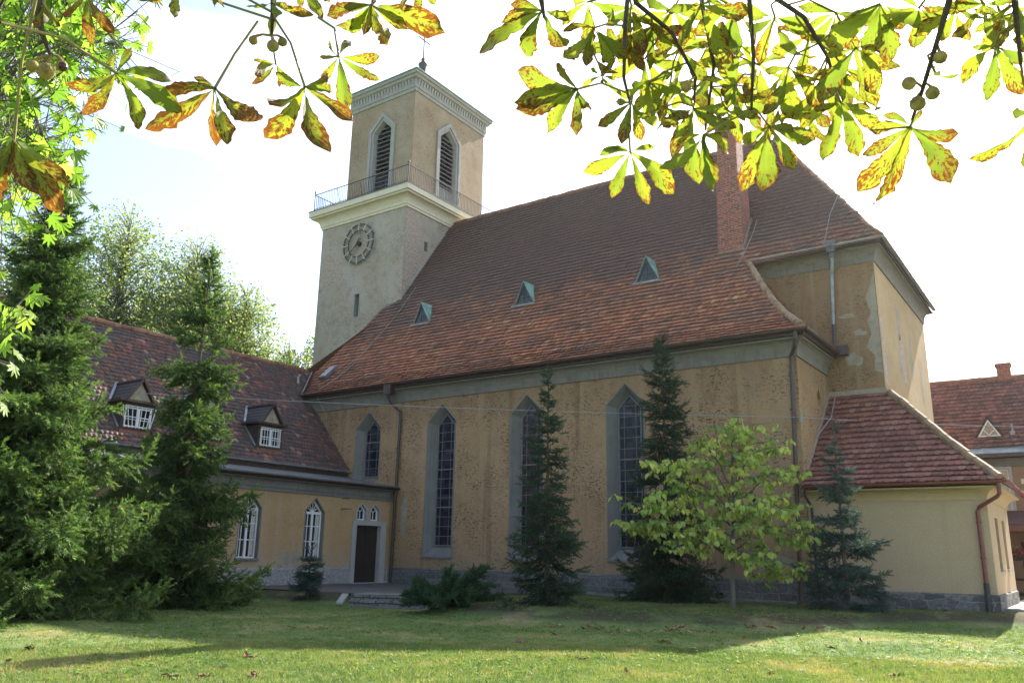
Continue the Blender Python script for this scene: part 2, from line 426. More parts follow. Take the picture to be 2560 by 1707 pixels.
M['paving'] = ashlar('pale_paving', (.42, .39, .34), (.47, .44, .39), (.30, .28, .25), .2, .1, .006, .0)
M['slab'] = plain('pale_slab', (.27, .27, .255), .9, .15, 5, bump=.2)

m = Mat('plank_door', .65, .3); uv = m.uv(); w = m.n('ShaderNodeTexWave', wave_type='BANDS', bands_direction='X')
m.l(m.map(uv, rot=(0, 0, math.radians(32))), w.inputs['Vector']); w.inputs['Scale'].default_value = 3.2; w.inputs['Distortion'].default_value = .3
g = m.step(w.outputs['Fac'], .0, .16)
m.color(m.mix(g, (.006, .005, .004), m.ramp(m.noise(6, 5, m.map(uv, scale=(1, 6, 1), rot=(0, 0, .56))), [(.3, (.026, .019, .015)), (.7, (.05, .037, .03))]))); m.bump(g, .6, .01)
M['door'] = m.m

def glass(name, a, b, c, cell=.24, rough=.12):
    m = Mat(name, rough, .2); uv = m.uv()
    v = m.n('ShaderNodeTexVoronoi', feature='F1'); v.inputs['Scale'].default_value = 1 / cell; v.inputs['Randomness'].default_value = 0; m.l(uv, v.inputs['Vector'])
    r = m.sep(v.outputs['Color'])[0]
    m.color(m.ramp(r, [(0, a), (.5, b), (1, c)])); m.bump(m.noise(9, 3, uv), .12, .01)
    return m.m
M['stained'] = glass('leaded_glass', (.008, .009, .014), (.02, .023, .036), (.045, .045, .058), .25, .25)
M['stained_red'] = glass('leaded_glass_red', (.014, .009, .013), (.045, .02, .022), (.05, .04, .045), .25, .25)
M['glass'] = glass('window_glass', (.01, .011, .012), (.02, .021, .022), (.04, .042, .045), .3, .06)
M['glass_sky'] = glass('skylight_glass', (.05, .06, .07), (.06, .07, .08), (.07, .08, .09), .5, .03)
M['curtain'] = plain('net_curtain', (.5, .46, .38), .9, .15, 5)
# ------------------------------------------------------------------ building helpers
class Face:
    """a vertical wall plane: 's' faces -Y at y=pos, 'e' faces +X at x=pos"""
    def __init__(s, k, pos): s.k, s.p = k, pos
    def __call__(s, u, v, d=0.0):
        return (u, s.p + d, v) if s.k == 's' else (s.p - d, u, v)
def pointed(a, b, zb, zs, za, mid=None):
    return [(a, zb), (b, zb), (b, zs), ((a + b) / 2 if mid is None else mid, za), (a, zs)]
def reveal(mb, F, outer, inner, d0, d1, m=0):
    n = len(outer)
    for i in range(n):
        j = (i + 1) % n
        mb.quad(F(*outer[i], d0), F(*outer[j], d0), F(*inner[j], d1), F(*inner[i], d1), m)
def ring(mb, F, outer, inner, d, m=0):
    n = len(outer)
    for i in range(n):
        j = (i + 1) % n
        mb.quad(F(*outer[i], d), F(*outer[j], d), F(*inner[j], d), F(*inner[i], d), m)
def inset(poly, t):
    """inset of a convex CCW polygon"""
    P = [np.array(p, float) for p in poly]; n = len(P); out = []
    for i in range(n):
        a, b, c = P[i - 1], P[i], P[(i + 1) % n]
        d1 = (b - a) / np.linalg.norm(b - a); d2 = (c - b) / np.linalg.norm(c - b)
        n1, n2 = np.array((-d1[1], d1[0])), np.array((-d2[1], d2[0]))
        o = n1 + n2; o = o / o.dot(n1); out.append(tuple(b + o * t))
    return out
def frame_solid(mb, F, outer, w, d0, d1, m=0):
    """a frame of width w between depths d0 (outer) and d1"""
    inn = inset(outer, w)
    ring(mb, F, outer, inn, d0, m); reveal(mb, F, inn, inn, d0, d1, m); reveal(mb, F, outer, outer, d1, d0, m)
    return inn
def fbar(mb, F, a, b, w, d0, d1, m=0):
    """a bar in the wall plane from a to b"""
    a, b = np.array(a, float), np.array(b, float); t = (b - a) / np.linalg.norm(b - a); n = np.array((-t[1], t[0])) * w / 2
    q = [a - n, b - n, b + n, a + n]
    mb.poly([F(*p, d0) for p in q], m)
    for i in range(4): mb.quad(F(*q[(i + 1) % 4], d0), F(*q[i], d0), F(*q[i], d1), F(*q[(i + 1) % 4], d1), m)
def width_at(poly, z):
    xs = []
    n = len(poly)
    for i in range(n):
        (x0, z0), (x1, z1) = poly[i], poly[(i + 1) % n]
        if (z0 - z) * (z1 - z) < 0: xs.append(x0 + (z - z0) / (z1 - z0) * (x1 - x0))
    return (min(xs), max(xs)) if len(xs) >= 2 else None
def heights_at(poly, x):
    zs = []
    n = len(poly)
    for i in range(n):
        (x0, z0), (x1, z1) = poly[i], poly[(i + 1) % n]
        if (x0 - x) * (x1 - x) < 0: zs.append(z0 + (x - x0) / (x1 - x0) * (z1 - z0))
    return (min(zs), max(zs)) if len(zs) >= 2 else None

def tile_roof(name, parent, mat, k, prof, lo, hi, row=.30, tw=.185, lift=.095, seed=1, scal=.05):
    """rows of round-ended tiles on a slope. k 's': rises towards +Y, 'e': rises towards -X, b counted up-slope.
    prof = [(b, z)], lo(b)/hi(b) = limits along the eave axis"""
    rg = np.random.default_rng(seed)
    pb = np.array([p[0] for p in prof]); pz = np.array([p[1] for p in prof])
    L = np.concatenate([[0], np.cumsum(np.hypot(np.diff(pb), np.diff(pz)))])
    n = max(1, int(round(L[-1] / row))); S = np.linspace(0, L[-1], n + 1)
    B = np.interp(S, L, pb); Z = np.interp(S, L, pz)
    W = (lambda a, b, z: np.stack([a, b, z], -1)) if k == 's' else (lambda a, b, z: np.stack([-b, a, z], -1))
    V, TR, UVs = [], [], []; base = 0; FT = []
    bv, bf = [], []
    for i in range(n):
        b0, b1, z0, z1 = B[i], B[i + 1], Z[i], Z[i + 1]
        db, dz = b1 - b0, z1 - z0; ln = math.hypot(db, dz); tb, tz = db / ln, dz / ln; nb, nz = -tz, tb
        l0, h0, l1, h1 = lo(b0), hi(b0), lo(b1), hi(b1)
        if h0 <= l0 + .02 and h1 <= l1 + .02: continue
        amin, amax = min(l0, l1), max(h0, h1); sh = (i % 2) * tw / 2
        a = np.arange(math.floor(amin / tw) - 1, math.ceil(amax / tw) + 2) * tw + sh + rg.normal(0, .006, 1)
        m = len(a); lf = lift + rg.normal(0, .009, m); sl = rg.normal(0, .010, m); skew = rg.normal(0, .006, m)
        odd = rg.random(m) < .02; sl[odd] -= .04
        fr = np.array([0, .22, .5, .78, 1.0]); sc = np.array([0, .75, 1, .75, 0]) * scal
        al = np.clip(a[:, None] + fr * tw * .985, l0, h0)
        bl = b0 - tb * sc[None] - tb * sl[:, None]; zl = z0 - tz * sc[None] - tz * sl[:, None]
        lfx = lf[:, None] + skew[:, None] * (fr - .5) * 2
        top = W(al, bl + nb * lfx, zl + nz * lfx); bot = W(al, bl + nb * (lfx - .022), zl + nz * (lfx - .022))
        au = np.clip(a[:, None] + np.array([1, 0]) * tw * .985, l1, h1)
        up = W(au, np.full_like(au, b1 + nb * .012 + tb * .03), np.full_like(au, z1 + nz * .012 + tz * .03))
        ok = ((al[:, -1] - al[:, 0]) > .02) | ((au[:, 0] - au[:, 1]) > .02)
        v = np.concatenate([top, up, bot], 1)[ok]         # 12 per tile
        q = len(v)
        if q == 0: continue
        f = np.array([0, 1, 2, 3, 4, 5, 6, 7, 8, 1, 0, 8, 9, 2, 1, 9, 10, 3, 2, 10, 11, 4, 3])
        FT.append((np.arange(q)[:, None] * 12 + f[None] + base).ravel()); base += q * 12
        V.append(v.reshape(-1, 3)); t = rg.random(q); TR.append(np.repeat(t, 5))
        # boards below the tiles
        c = W(np.array([l0, h0, h1, l1]), np.array([b0, b0, b1, b1]) - nb * .015, np.array([z0, z0, z1, z1]) - nz * .015)
        bv.append(c)
    V = np.concatenate(V); nt = len(V) // 12
    tot = np.tile([7, 4, 4, 4, 4], nt)
    F = np.concatenate(FT); tr = np.concatenate(TR)
    nb_ = len(bv); BV = np.concatenate(bv); BF = np.arange(nb_ * 4) + len(V)
    V = np.concatenate([V, BV]); F = np.concatenate([F, BF]); tot = np.concatenate([tot, np.full(nb_, 4)]); tr = np.concatenate([tr, np.zeros(nb_)])
    return np_mesh(name, V, F, mat, parent, {'tr': ('FACE', tr)}, totals=tot)

def ridge_run(mb, pts, r=.12, step=.36, m=0, jit=.012, seed=3):
    rg = random.Random(seed)
    P = [np.array(p, float) for p in pts]
    L = [0]
    for a, b in zip(P, P[1:]): L.append(L[-1] + np.linalg.norm(b - a))
    def pt(s):
        return np.array([np.interp(s, L, [p[i] for p in P]) for i in range(3)])
    n = int(L[-1] / step)
    for i in range(n):
        a, b = pt(i * step - .03), pt((i + 1) * step + .03)
        j = np.array([rg.gauss(0, jit), rg.gauss(0, jit), rg.gauss(0, jit)])
        mb.tube([a + j, b + j + (0, 0, .02)], [r * 1.08, r * .9], 8, m)

GUT = [(r, z) for r, z in [(.0, .0)]]
def gutter_prof(out, z, r=.085):
    c = [(out + r * math.sin(t), z - r * math.cos(t)) for t in np.linspace(-math.pi / 2, math.pi / 2, 7)]
    c2 = [(out + (r - .012) * math.sin(t), z - (r - .012) * math.cos(t)) for t in np.linspace(math.pi / 2, -math.pi / 2, 7)]
    return c + c2
def cove(o0, z0, o1, z1, n=5):
    out = [(o0, z0)]
    for i in range(1, n + 1):
        t = i / n * math.pi / 2
        out.append((o0 + (o1 - o0) * (1 - math.cos(t)), z0 + (z1 - z0) * math.sin(t)))
    return out
def patch(mb, F, cx, cy, rx, ry, d=-.004, n=26, seed=0, m=0, sharp=.28, fn=None):
    """irregular flake-shaped patch just proud of a wall"""
    rg = random.Random(seed); P = []
    ph = [rg.random() * 6.28 for _ in range(5)]
    for i in range(n):
        t = i / n * 2 * math.pi
        r = 1 + sharp * (math.sin(2 * t + ph[0]) * .5 + math.sin(3 * t + ph[1]) * .45 + math.sin(5 * t + ph[2]) * .3 + rg.uniform(-.35, .35))
        P.append((cx + rx * r * math.cos(t), cy + ry * r * math.sin(t)))
    if fn: P = [fn(*p) for p in P]
    mb.holes(P, [], lambda u, v: F(u, v, d), m)

# ------------------------------------------------------------------ church: nave, chancel, tower
church = empty('church', (-20, 34, 0), 'large ochre plastered church with steep red tiled roof and clock tower', 'church')
S28, E79, S319, E59 = Face('s', 28.0), Face('e', -7.9), Face('s', 31.9), Face('e', -5.9)
WX = [-28.07, -23.55, -19.0, -14.46]
wins = []
for i, x in enumerate(WX):
    zb = 4.9 if i == 0 else 1.48
    wins.append(pointed(x - .79, x + .79, zb, 7.30, 8.06))
dia = [(-9.72, 3.42), (-9.5, 3.64), (-9.72, 3.86), (-9.94, 3.64)]
cel = [(-11.3, .12), (-10.86, .12), (-10.86, .5), (-11.3, .5)]
diaE = [(30.5, 6.95), (30.78, 7.3), (30.5, 7.66), (30.22, 7.3)]
mb = MB()
mb.holes([(-35.4, -.3), (-7.9, -.3), (-7.9, 9.05), (-35.4, 9.05)], wins + [dia, cel], S28)
mb.holes([(28, -.3), (31.9, -.3), (31.9, 9.05), (28, 9.05)], [diaE], E79)
mb.quad((-35.4, 46.3, -.3), (-35.4, 28, -.3), (-35.4, 28, 9.05), (-35.4, 46.3, 9.05))
mb.quad((-7.9, 46.3, -.3), (-35.4, 46.3, -.3), (-35.4, 46.3, 9.05), (-7.9, 46.3, 9.05)); mb.quad((-7.9, 42.4, -.3), (-7.9, 46.3, -.3), (-7.9, 46.3, 9.05), (-7.9, 42.4, 9.05))
reveal(mb, S28, dia, dia, 0, .3); reveal(mb, E79, diaE, diaE, 0, .3); reveal(mb, S28, cel, cel, 0, .4)
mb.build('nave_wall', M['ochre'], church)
for F_, q_, d_ in ((E79, diaE, .28), (S28, cel, .38)):
    mb = MB(); mb.poly([F_(*p, d_) for p in q_]); mb.build('small_window', M['glass'], church)
mb = MB(); mb.poly([S28(*p, .28) for p in dia])
for t in (-.1, .0, .1): fbar(mb, S28, (-9.83 + t, 3.53 + abs(t)), (-9.61 + t, 3.75), .012, .24, .27)
mb.build('small_window', M['glass'], church)
mb = MB()
mb.holes([(-10.7, 7.0), (-5.9, 7.0), (-5.9, 13.15), (-10.7, 13.15)], [], S319)
mb.build('chancel_wall', M['ochre'], church)
mb = MB()
mb.holes([(31.9, -.3), (42.4, -.3), (42.4, 13.15), (31.9, 13.15)], [], E59)
mb.quad((-5.9, 42.4, -.3), (-10.7, 42.4, -.3), (-10.7, 42.4, 13.15), (-5.9, 42.4, 13.15))
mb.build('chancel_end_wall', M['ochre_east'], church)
# bare brick and cement where the plaster has gone
mb = MB()
def strip(F, pts, m=0, d=-.006): mb.holes(pts, [], lambda u, v: F(u, v, d), m)
strip(E59, [(32.05, 11.0), (32.3, 10.6), (32.5, 9.9), (32.45, 9.2), (32.62, 8.8), (32.5, 8.2), (32.6, 7.9), (32.02, 7.9), (32.04, 9.4)])
mb.build('bare_brick_patch', M['brick_old'], church); mb = MB()
patch(mb, E59, 36.0, 9.6, .62, .95, seed=5)
mb.build('bare_brick_patch', M['brick_old'], church)
for F_, a_ in ((E59, (35.7, 11.1, .35, .75)), (E59, (38.0, 10.0, .3, .95)), (E59, (40.2, 9.3, .22, 1.0)), (S319, (-6.9, 8.9, .3, .25)), (S319, (-6.6, 9.9, .22, .12)), (S319, (-7.0, 10.6, .25, .1)), (S28, (-25.55, 3.2, .2, .8)), (S28, (-9.0, 1.35, .55, .4))):
    mb = MB(); patch(mb, F_, *a_, seed=int(a_[0] * -7 + a_[1] * 3)); mb.build('cement_patch', M['cement'], church)
mb = MB()
strip(S319, [(-5.93, 12.2), (-5.93, 8.3), (-6.2, 8.4), (-6.15, 9.0), (-6.42, 9.3), (-6.2, 9.8), (-6.3, 10.3), (-6.15, 10.6), (-6.3, 11.2), (-6.1, 11.7)])
mb.build('cement_patch', M['cement'], church)
# plinth, eaves cornices
mb = MB(); mb.sweep([(-26.2, 28), (-11.3, 28)], [(0, -.3), (.07, -.3), (.07, .92), (0, .97)]); mb.sweep([(-10.86, 28), (-7.9, 28)], [(0, -.3), (.07, -.3), (.07, .92), (0, .97)])
mb.sweep([(-11.3, 28), (-10.86, 28)], [(0, .5), (.07, .5), (.07, .92), (0, .97)])
mb.build('plinth', M['plinth'], church)
mb = MB()
def cornice(path, z0, z1, o):
    mb.sweep(path, [(0, z0)] + [(.05, z0), (.05, z0 + .07)] + cove(.05, z0 + .07, o, z1, 5) + [(o, z1 + .05), (0, z1 + .05)])
cornice([(-32.4, 28), (-7.9, 28), (-7.9, 31.86)], 8.36, 8.92, .34)
cornice([(-10.5, 31.9), (-5.9, 31.9), (-5.9, 42.4)], 12.60, 13.12, .34)
mb.build('cornice', M['frieze'], church)
mb = MB()
mb.sweep([(-32.4, 28), (-7.9, 28), (-7.9, 31.86)], [(.1, 8.99), (.41, 8.99), (.41, 9.15), (.1, 9.15)])
mb.sweep([(-10.45, 31.9), (-5.9, 31.9), (-5.9, 42.4)], [(.1, 13.175), (.40, 13.175), (.40, 13.29), (.1, 13.29)])
mb.build('eaves_board', M['darkwood'], church)
mb = MB(); mb.sweep([(-32.35, 28), (-7.9, 28), (-7.9, 31.88)], gutter_prof(.50, 9.2, .11)); 
mb.box(-7.42, -7.3 + .25, 31.55, 31.9, 9.05, 9.42)
mb.build('nave_gutter', M['gutter'], church)
mb = MB(); mb.sweep([(-10.62, 31.9), (-5.9, 31.9), (-5.9, 42.7)], gutter_prof(.49, 13.36, .085))
for y in np.arange(32.6, 42.5, .8): mb.box(-5.36, -5.31, y - .02, y + .02, 13.26, 13.37)
mb.build('chancel_gutter', M['zinc'], church)
def downpipe(name, pts, r, mat, parent, brackets=()):
    b = MB(); b.tube(pts, r, 10)
    for q in brackets: b.tube([(q[0], q[1], q[2] - .03), (q[0], q[1], q[2] + .03)], r * 1.35, 10)
    return b.build(name, mat, parent)
downpipe('downpipe', [(-26.4, 27.52, 8.95), (-26.4, 27.55, 8.45), (-26.25, 27.7, 8.2), (-25.95, 27.86, 7.9), (-25.93, 27.86, 7.5), (-26.05, 27.86, .1)], .065, M['gutter'], church, [(-25.98, 27.86, z) for z in (6.2, 4.2, 2.2)])
mb = MB(); mb.prism([(-26.62, 27.36, 9.12), (-26.62, 27.66, 9.12), (-26.2, 27.66, 9.12), (-26.2, 27.36, 9.12)], (0, 0, -.42)); mb.lathe((-26.4, 27.52, 8.52), [(.14, .18), (.08, 0), (.07, -.05)], 8); mb.build('rain_hopper', M['gutter'], church)
downpipe('downpipe', [(-7.75, 27.5, 9.12), (-7.75, 27.5, 8.85), (-7.84, 27.64, 8.6), (-8.02, 27.84, 8.35), (-8.04, 27.85, 8.0), (-8.25, 27.85, .1)], .07, M['gutter'], church, [(-8.1, 27.85, z) for z in (6.5, 4.4)])
downpipe('downpipe', [(-7.28, 31.5, 13.0), (-7.29, 31.55, 12.75), (-7.40, 31.78, 12.35), (-7.42, 31.79, 12.0), (-7.50, 31.79, 10.3)], .06, M['zinc'], church)
downpipe('downpipe', [(-7.50, 31.79, 10.32), (-7.53, 31.79, 9.3)], .062, M['gutter'], church)
mb = MB()
mb.prism([(-7.50, 31.33, 13.55), (-7.06, 31.33, 13.55), (-7.14, 31.33, 13.08), (-7.42, 31.33, 13.08)][::-1], (0, .24, 0)); mb.tube([(-7.28, 31.45, 13.08), (-7.28, 31.47, 12.9)], .09, 10)
mb.bar((-7.28, 31.325, 13.2), (-7.28, 31.325, 13.44), .025, .012, (0, 1, 0)); mb.bar((-7.37, 31.325, 13.34), (-7.19, 31.325, 13.34), .012, .025)
mb.build('rain_hopper', M['zinc_dark'], church)
# tall leaded windows
for i, x in enumerate(WX):
    o = wins[i]; zb = o[0][1]; dep = .45
    inn = pointed(x - .50, x + .50, zb + (.44 if i else .12), 7.18, 7.72)
    mb = MB()
    reveal(mb, S28, o, inn, 0, dep)
    rim = inset(o, -.035); ring(mb, S28, rim, o, -.012); reveal(mb, S28, rim, rim, .01, -.012)
    if i: mb.box(x - .84, x + .84, 27.93, 28.0, zb - .06, zb + .02)
    w = mb.build('window', M['stone'], church)
    g = MB(); g.poly([S28(*p, dep - .03) for p in inset(inn, .01)]); g.build('glazing', M['stained_red' if i == 2 else 'stained'], w)
    b = MB(); inn2 = frame_solid(b, S28, inn, .055, dep - .09, dep)
    for kx in (-.25, 0, .25):
        h = heights_at(inn2, x + kx)
        if h: fbar(b, S28, (x + kx, h[0]), (x + kx, h[1]), .022, dep - .05, dep - .02)
    z = inn[0][1]
    zz = np.arange(z + .42, 7.6, .41)
    for j, q in enumerate(zz):
        ww = width_at(inn2, q)
        if ww: fbar(b, S28, (ww[0], q), (ww[1], q), .05 if j in (3, 7) else .022, dep - (.07 if j in (3, 7) else .055), dep - .02)
    b.build('leading', M['lead'], w)

# roofs
RP = [(27.5, 9.2), (28.42, 9.85), (29.55, 10.95), (30.38, 12.0), (31.4, 13.27), (37.15, 21.45)]
def lo_nave(b): return float(np.interp(b, [27.5, 29.25, 30.0, 31.5, 32.7, 32.95, 37.2], [-32.5, -33.85, -33.5, -32.75, -32.1, -31.0, -31.0]))
def hi_nave(b):
    if b < 31.35: return -7.5 - (b - 27.5) * .7846
    return -5.42 - (b - 31.4) * .925
tile_roof('nave_roof', church, M['tile'], 's', RP[:5], lo_nave, hi_nave, row=.285, seed=4)
tile_roof('upper_roof', church, M['tile'], 's', RP[4:], lo_nave, hi_nave, row=.285, seed=6)
tile_roof('hipped_roof_end', church, M['tile'], 'e', [(7.5, 9.2), (8.22, 9.85), (9.11, 10.95), (9.76, 12.0), (10.56, 13.27)], lambda b: 27.5 + (b - 7.5) / .7846, lambda b: 31.9, row=.285, seed=5)
tile_roof('chancel_roof_end', church, M['tile'], 'e', [(5.42, 13.27), (10.74, 21.45)], lambda b: 31.4 + (b - 5.42) * 1.0808, lambda b: 42.9 - (b - 5.42) * 1.0808, row=.285, seed=9)
mb = MB()
mb.poly([(-10.8, 37.15, 21.4), (-31, 37.15, 21.4), (-31, 42.9, 13.2), (-5.45, 42.9, 13.2)][::-1]); mb.poly([(-10.6, 42.9, 13.2), (-31, 42.9, 13.2), (-31, 46.8, 9.1), (-7.5, 46.8, 9.1)][::-1]); mb.poly([(-10.6, 42.4, 13.2), (-7.5, 42.4, 9.1), (-7.5, 46.8, 9.1), (-10.6, 42.9, 13.2)])
mb.poly([(-31, 33, 15.4), (-35.8, 27.6, 9.1), (-35.8, 46.7, 9.1), (-31, 41.3, 15.4)])
mb.build('rear_roof_slope', M['tile'], church)
mb = MB()
ridge_run(mb, [(-31, 37.15, 21.5), (-10.8, 37.15, 21.5)], .12, .4, seed=1)
ridge_run(mb, [(-5.5, 31.5, 13.42), (-6.4, 32.45, 14.68), (-10.8, 37.15, 21.5)], .11, .36, seed=2)
mb.build('ridge_tiles', M['ridge'], church)
mb = MB()
ridge_run(mb, [(-7.55, 27.56, 9.32), (-8.22, 28.42, 9.95), (-9.11, 29.55, 11.05), (-9.76, 30.38, 12.08), (-10.5, 31.33, 13.3)], .12, .36, seed=7)
mb.build('ridge_tiles', M['ridge_yellow'], church)
mb = MB()   # lead valley and cement fillets
mb.bar((-32.35, 27.45, 9.3), (-33.8, 29.2, 10.85), .22, .03, (-.6, -.5, .6))
mb.build('lead_flashing', M['zinc'], church); mb = MB(); mb.bar((-31.02, 33.4, 16.22), (-31.02, 35.2, 18.78), .12, .10, (1, 0, 0))
mb.build('lead_flashing', M['zinc'], church)
# triangular copper roof lights
for x in (-28.02, -21.5, -15.0):
    mb = MB(); y0, z0, zt, hw, yb = 31.33, 13.22, 14.38, .60, 32.22
    A, B_, T, K = (x - hw, y0, z0), (x + hw, y0, z0), (x, y0, zt), (x, yb, zt + .04)
    A2, B2 = (x - hw - .03, y0 + .02, z0), (x + hw + .03, y0 + .02, z0)
    mb.poly([A2, (x, y0 - .1, zt + .05), (x, yb + .1, zt + .07)]); mb.poly([B2, (x, yb + .1, zt + .07), (x, y0 - .1, zt + .05)])
    mb.poly([A2, (x, y0 - .1, zt + .05), (x, y0 - .1, zt + .0), (x - hw + .03, y0, z0)][::-1]); mb.poly([B2, (x, y0 - .1, zt + .05), (x, y0 - .1, zt + .0), (x + hw - .03, y0, z0)])
    dm = mb.build('roof_light', M['copper'], church)
    fr = MB(); FS = Face('s', y0); tri = [(x - hw + .02, z0), (x + hw - .02, z0), (x, zt - .0)]
    inn = frame_solid(fr, FS, tri, .085, -.03, .05)
    fbar(fr, FS, (x, inn[0][1]), (x, inn[2][1]), .02, -.01, .03); fbar(fr, FS, (x - .26, z0 + .38), (x + .26, z0 + .38), .02, -.012, .03)
    fr.build('frame', M['iron_grey'], dm)
    sb = MB(); sb.box(x - hw - .05, x + hw + .05, y0 - .16, y0 + .02, z0 - .06, z0 - .005); sb.build('sill', M['zinc'], dm)
    gl = MB(); gl.poly([FS(*p, .02) for p in inn]); gl.build('pane', M['glass_sky'], dm)
# small skylight
mb = MB()
def onroof(x, y, up=.0):
    z = float(np.interp(y, [p[0] for p in RP], [p[1] for p in RP])); return np.array((x, y, z)) + up * np.array((0, -.75, .66))
q = [onroof(-32.62, 28.8, .08), onroof(-32.05, 28.8, .08), onroof(-32.05, 29.55, .08), onroof(-32.62, 29.55, .08)]
mb.prism(q, (0, -.09, .08)); sk = mb.build('skylight', M['zinc_dark'], church)
mb = MB(); q2 = [onroof(-32.57, 28.86, .225), onroof(-32.1, 28.86, .225), onroof(-32.1, 29.5, .225), onroof(-32.57, 29.5, .225)]; mb.poly(q2); mb.build('pane', M['glass_sky'], sk)
# chimney
mb = MB()
def ch(x0, x1, y0, y1, z): return [(x0, y0, z), (x1, y0, z), (x1, y1, z), (x0, y1, z)]
lv = [ch(-11.98, -10.88, 31.95, 33.16, 13.3), ch(-11.93, -10.90, 31.97, 33.1, 17.2), ch(-11.86, -10.98, 32.05, 32.95, 17.9), ch(-11.84, -11.0, 32.08, 32.9, 19.7)]
for a, b in zip(lv, lv[1:]):
    for i in range(4): mb.quad(a[i], a[(i + 1) % 4], b[(i + 1) % 4], b[i])
mb.box(-11.9, -10.95, 32.02, 32.96, 19.7, 19.95); mb.box(-11.84, -11.0, 32.08, 32.9, 19.95, 20.45)
chm = mb.build('chimney', M['brick_red'], church)
mb = MB(); mb.prism([(-12.02, 31.9, 14.12), (-10.84, 31.9, 14.12), (-10.84, 31.94, 13.95), (-12.02, 31.94, 13.95)], (0, .06, .04)); 
mb.bar((-10.85, 31.95, 14.15), (-10.85, 33.2, 15.9), .06, .12, (-.2, -.7, .6)); mb.build('flashing', M['cement'], chm)
# lightning conductors
def roofline(pts, up=.14): return [onroof(x, y, up) for x, y in pts]
for pts, r in ((roofline([(-30.3, 33.4), (-30.35, 32.2), (-30.6, 31.0), (-30.9, 29.75), (-30.85, 29.6), (-31.1, 28.6), (-31.25, 27.6)]), .013), (roofline([(-30.9, 29.75), (-31.6, 29.6), (-32.1, 29.45)]), .012),
               (roofline([(-10.55, 33.05), (-10.55, 32.6), (-10.75, 31.6), (-10.9, 31.2)]), .018), (roofline([(-7.25, 33.35), (-7.45, 32.6), (-7.5, 31.45)]), .018),
               ([(-31.3, 27.53, 9.0), (-31.0, 27.94, 8.2), (-30.6, 27.94, 6.0), (-29.3, 27.94, 5.2), (-28.6, 27.94, 4.9)], .012)):
    mb = MB(); mb.tube(pts, r, 5); mb.build('lightning_conductor', M['wire'], church)

# tower
TE, TS, TE2, TS2 = Face('e', -31.0), Face('s', 32.9), Face('e', -31.4), Face('s', 33.6)
slit = [(-34.78, 15.0), (-34.40, 15.0), (-34.40, 16.4), (-34.78, 16.4)]
slitE = [(34.62, 18.95), (34.92, 18.95), (34.92, 19.55), (34.62, 19.55)]
mb = MB()
mb.holes([(-38.05, 0), (-31, 0), (-31, 21.3), (-38.05, 21.3)], [slit], TS); mb.holes([(32.9, 8), (41.4, 8), (41.4, 21.3), (32.9, 21.3)], [slitE], TE)
mb.quad((-38.05, 41.4, 0), (-38.05, 32.9, 0), (-38.05, 32.9, 21.3), (-38.05, 41.4, 21.3)); mb.quad((-31, 41.4, 0), (-38.05, 41.4, 0), (-38.05, 41.4, 21.3), (-31, 41.4, 21.3))
reveal(mb, TS, slit, slit, 0, .35); reveal(mb, TE, slitE, slitE, 0, .35)
mb.build('tower_lower_wall', M['tower_low'], church)
mb = MB(); frame_solid(mb, TS, inset(slit, -.07), .075, -.02, .12); mb.build('slit_window_frame', M['tower_stone'], church)
mb = MB(); mb.poly([TS(*p, .3) for p in slit]); mb.poly([TE(*p, .3) for p in slitE]); mb.build('slit_window', M['dark'], church)
mb = MB()
strip(TE, [(32.95, 21.1), (34.1, 21.0), (34.25, 20.6), (34.15, 20.2), (34.4, 19.8), (34.35, 19.3), (34.6, 18.9), (34.55, 18.3), (34.2, 17.7), (33.6, 17.0), (33.1, 16.2), (32.95, 15.4)])
strip(TS, [(-31.05, 18.8), (-31.05, 16.0), (-31.25, 16.2), (-31.3, 17.0), (-31.55, 17.4), (-31.3, 17.9), (-31.35, 18.4)])
mb.build('bare_brick_patch', M['brick_old'], church); mb = MB()
strip(TS, [(-37.95, 19.6), (-37.95, 17.3), (-37.4, 17.2), (-36.9, 17.6), (-36.1, 17.5), (-35.8, 17.9), (-36.3, 18.3), (-36.1, 18.7), (-36.8, 18.9), (-37.2, 19.4)], d=-.004)
mb.build('bare_brick_patch', M['brick_old'], church)
bel_s = pointed(-34.75, -33.28, 22.4, 27.25, 27.95, -34.0); bel_e = pointed(36.15, 37.75, 22.4, 27.3, 28.0, 36.95)
mb = MB()
mb.holes([(-36.85, 22.3), (-31.4, 22.3), (-31.4, 29.6), (-36.85, 29.6)], [bel_s], TS2); mb.holes([(33.6, 22.3), (40.6, 22.3), (40.6, 29.6), (33.6, 29.6)], [bel_e], TE2)
mb.quad((-36.85, 40.6, 22.3), (-36.85, 33.6, 22.3), (-36.85, 33.6, 29.6), (-36.85, 40.6, 29.6)); mb.quad((-31.4, 40.6, 22.3), (-36.85, 40.6, 22.3), (-36.85, 40.6, 29.6), (-31.4, 40.6, 29.6))
mb.build('belfry_wall', M['tower'], church)
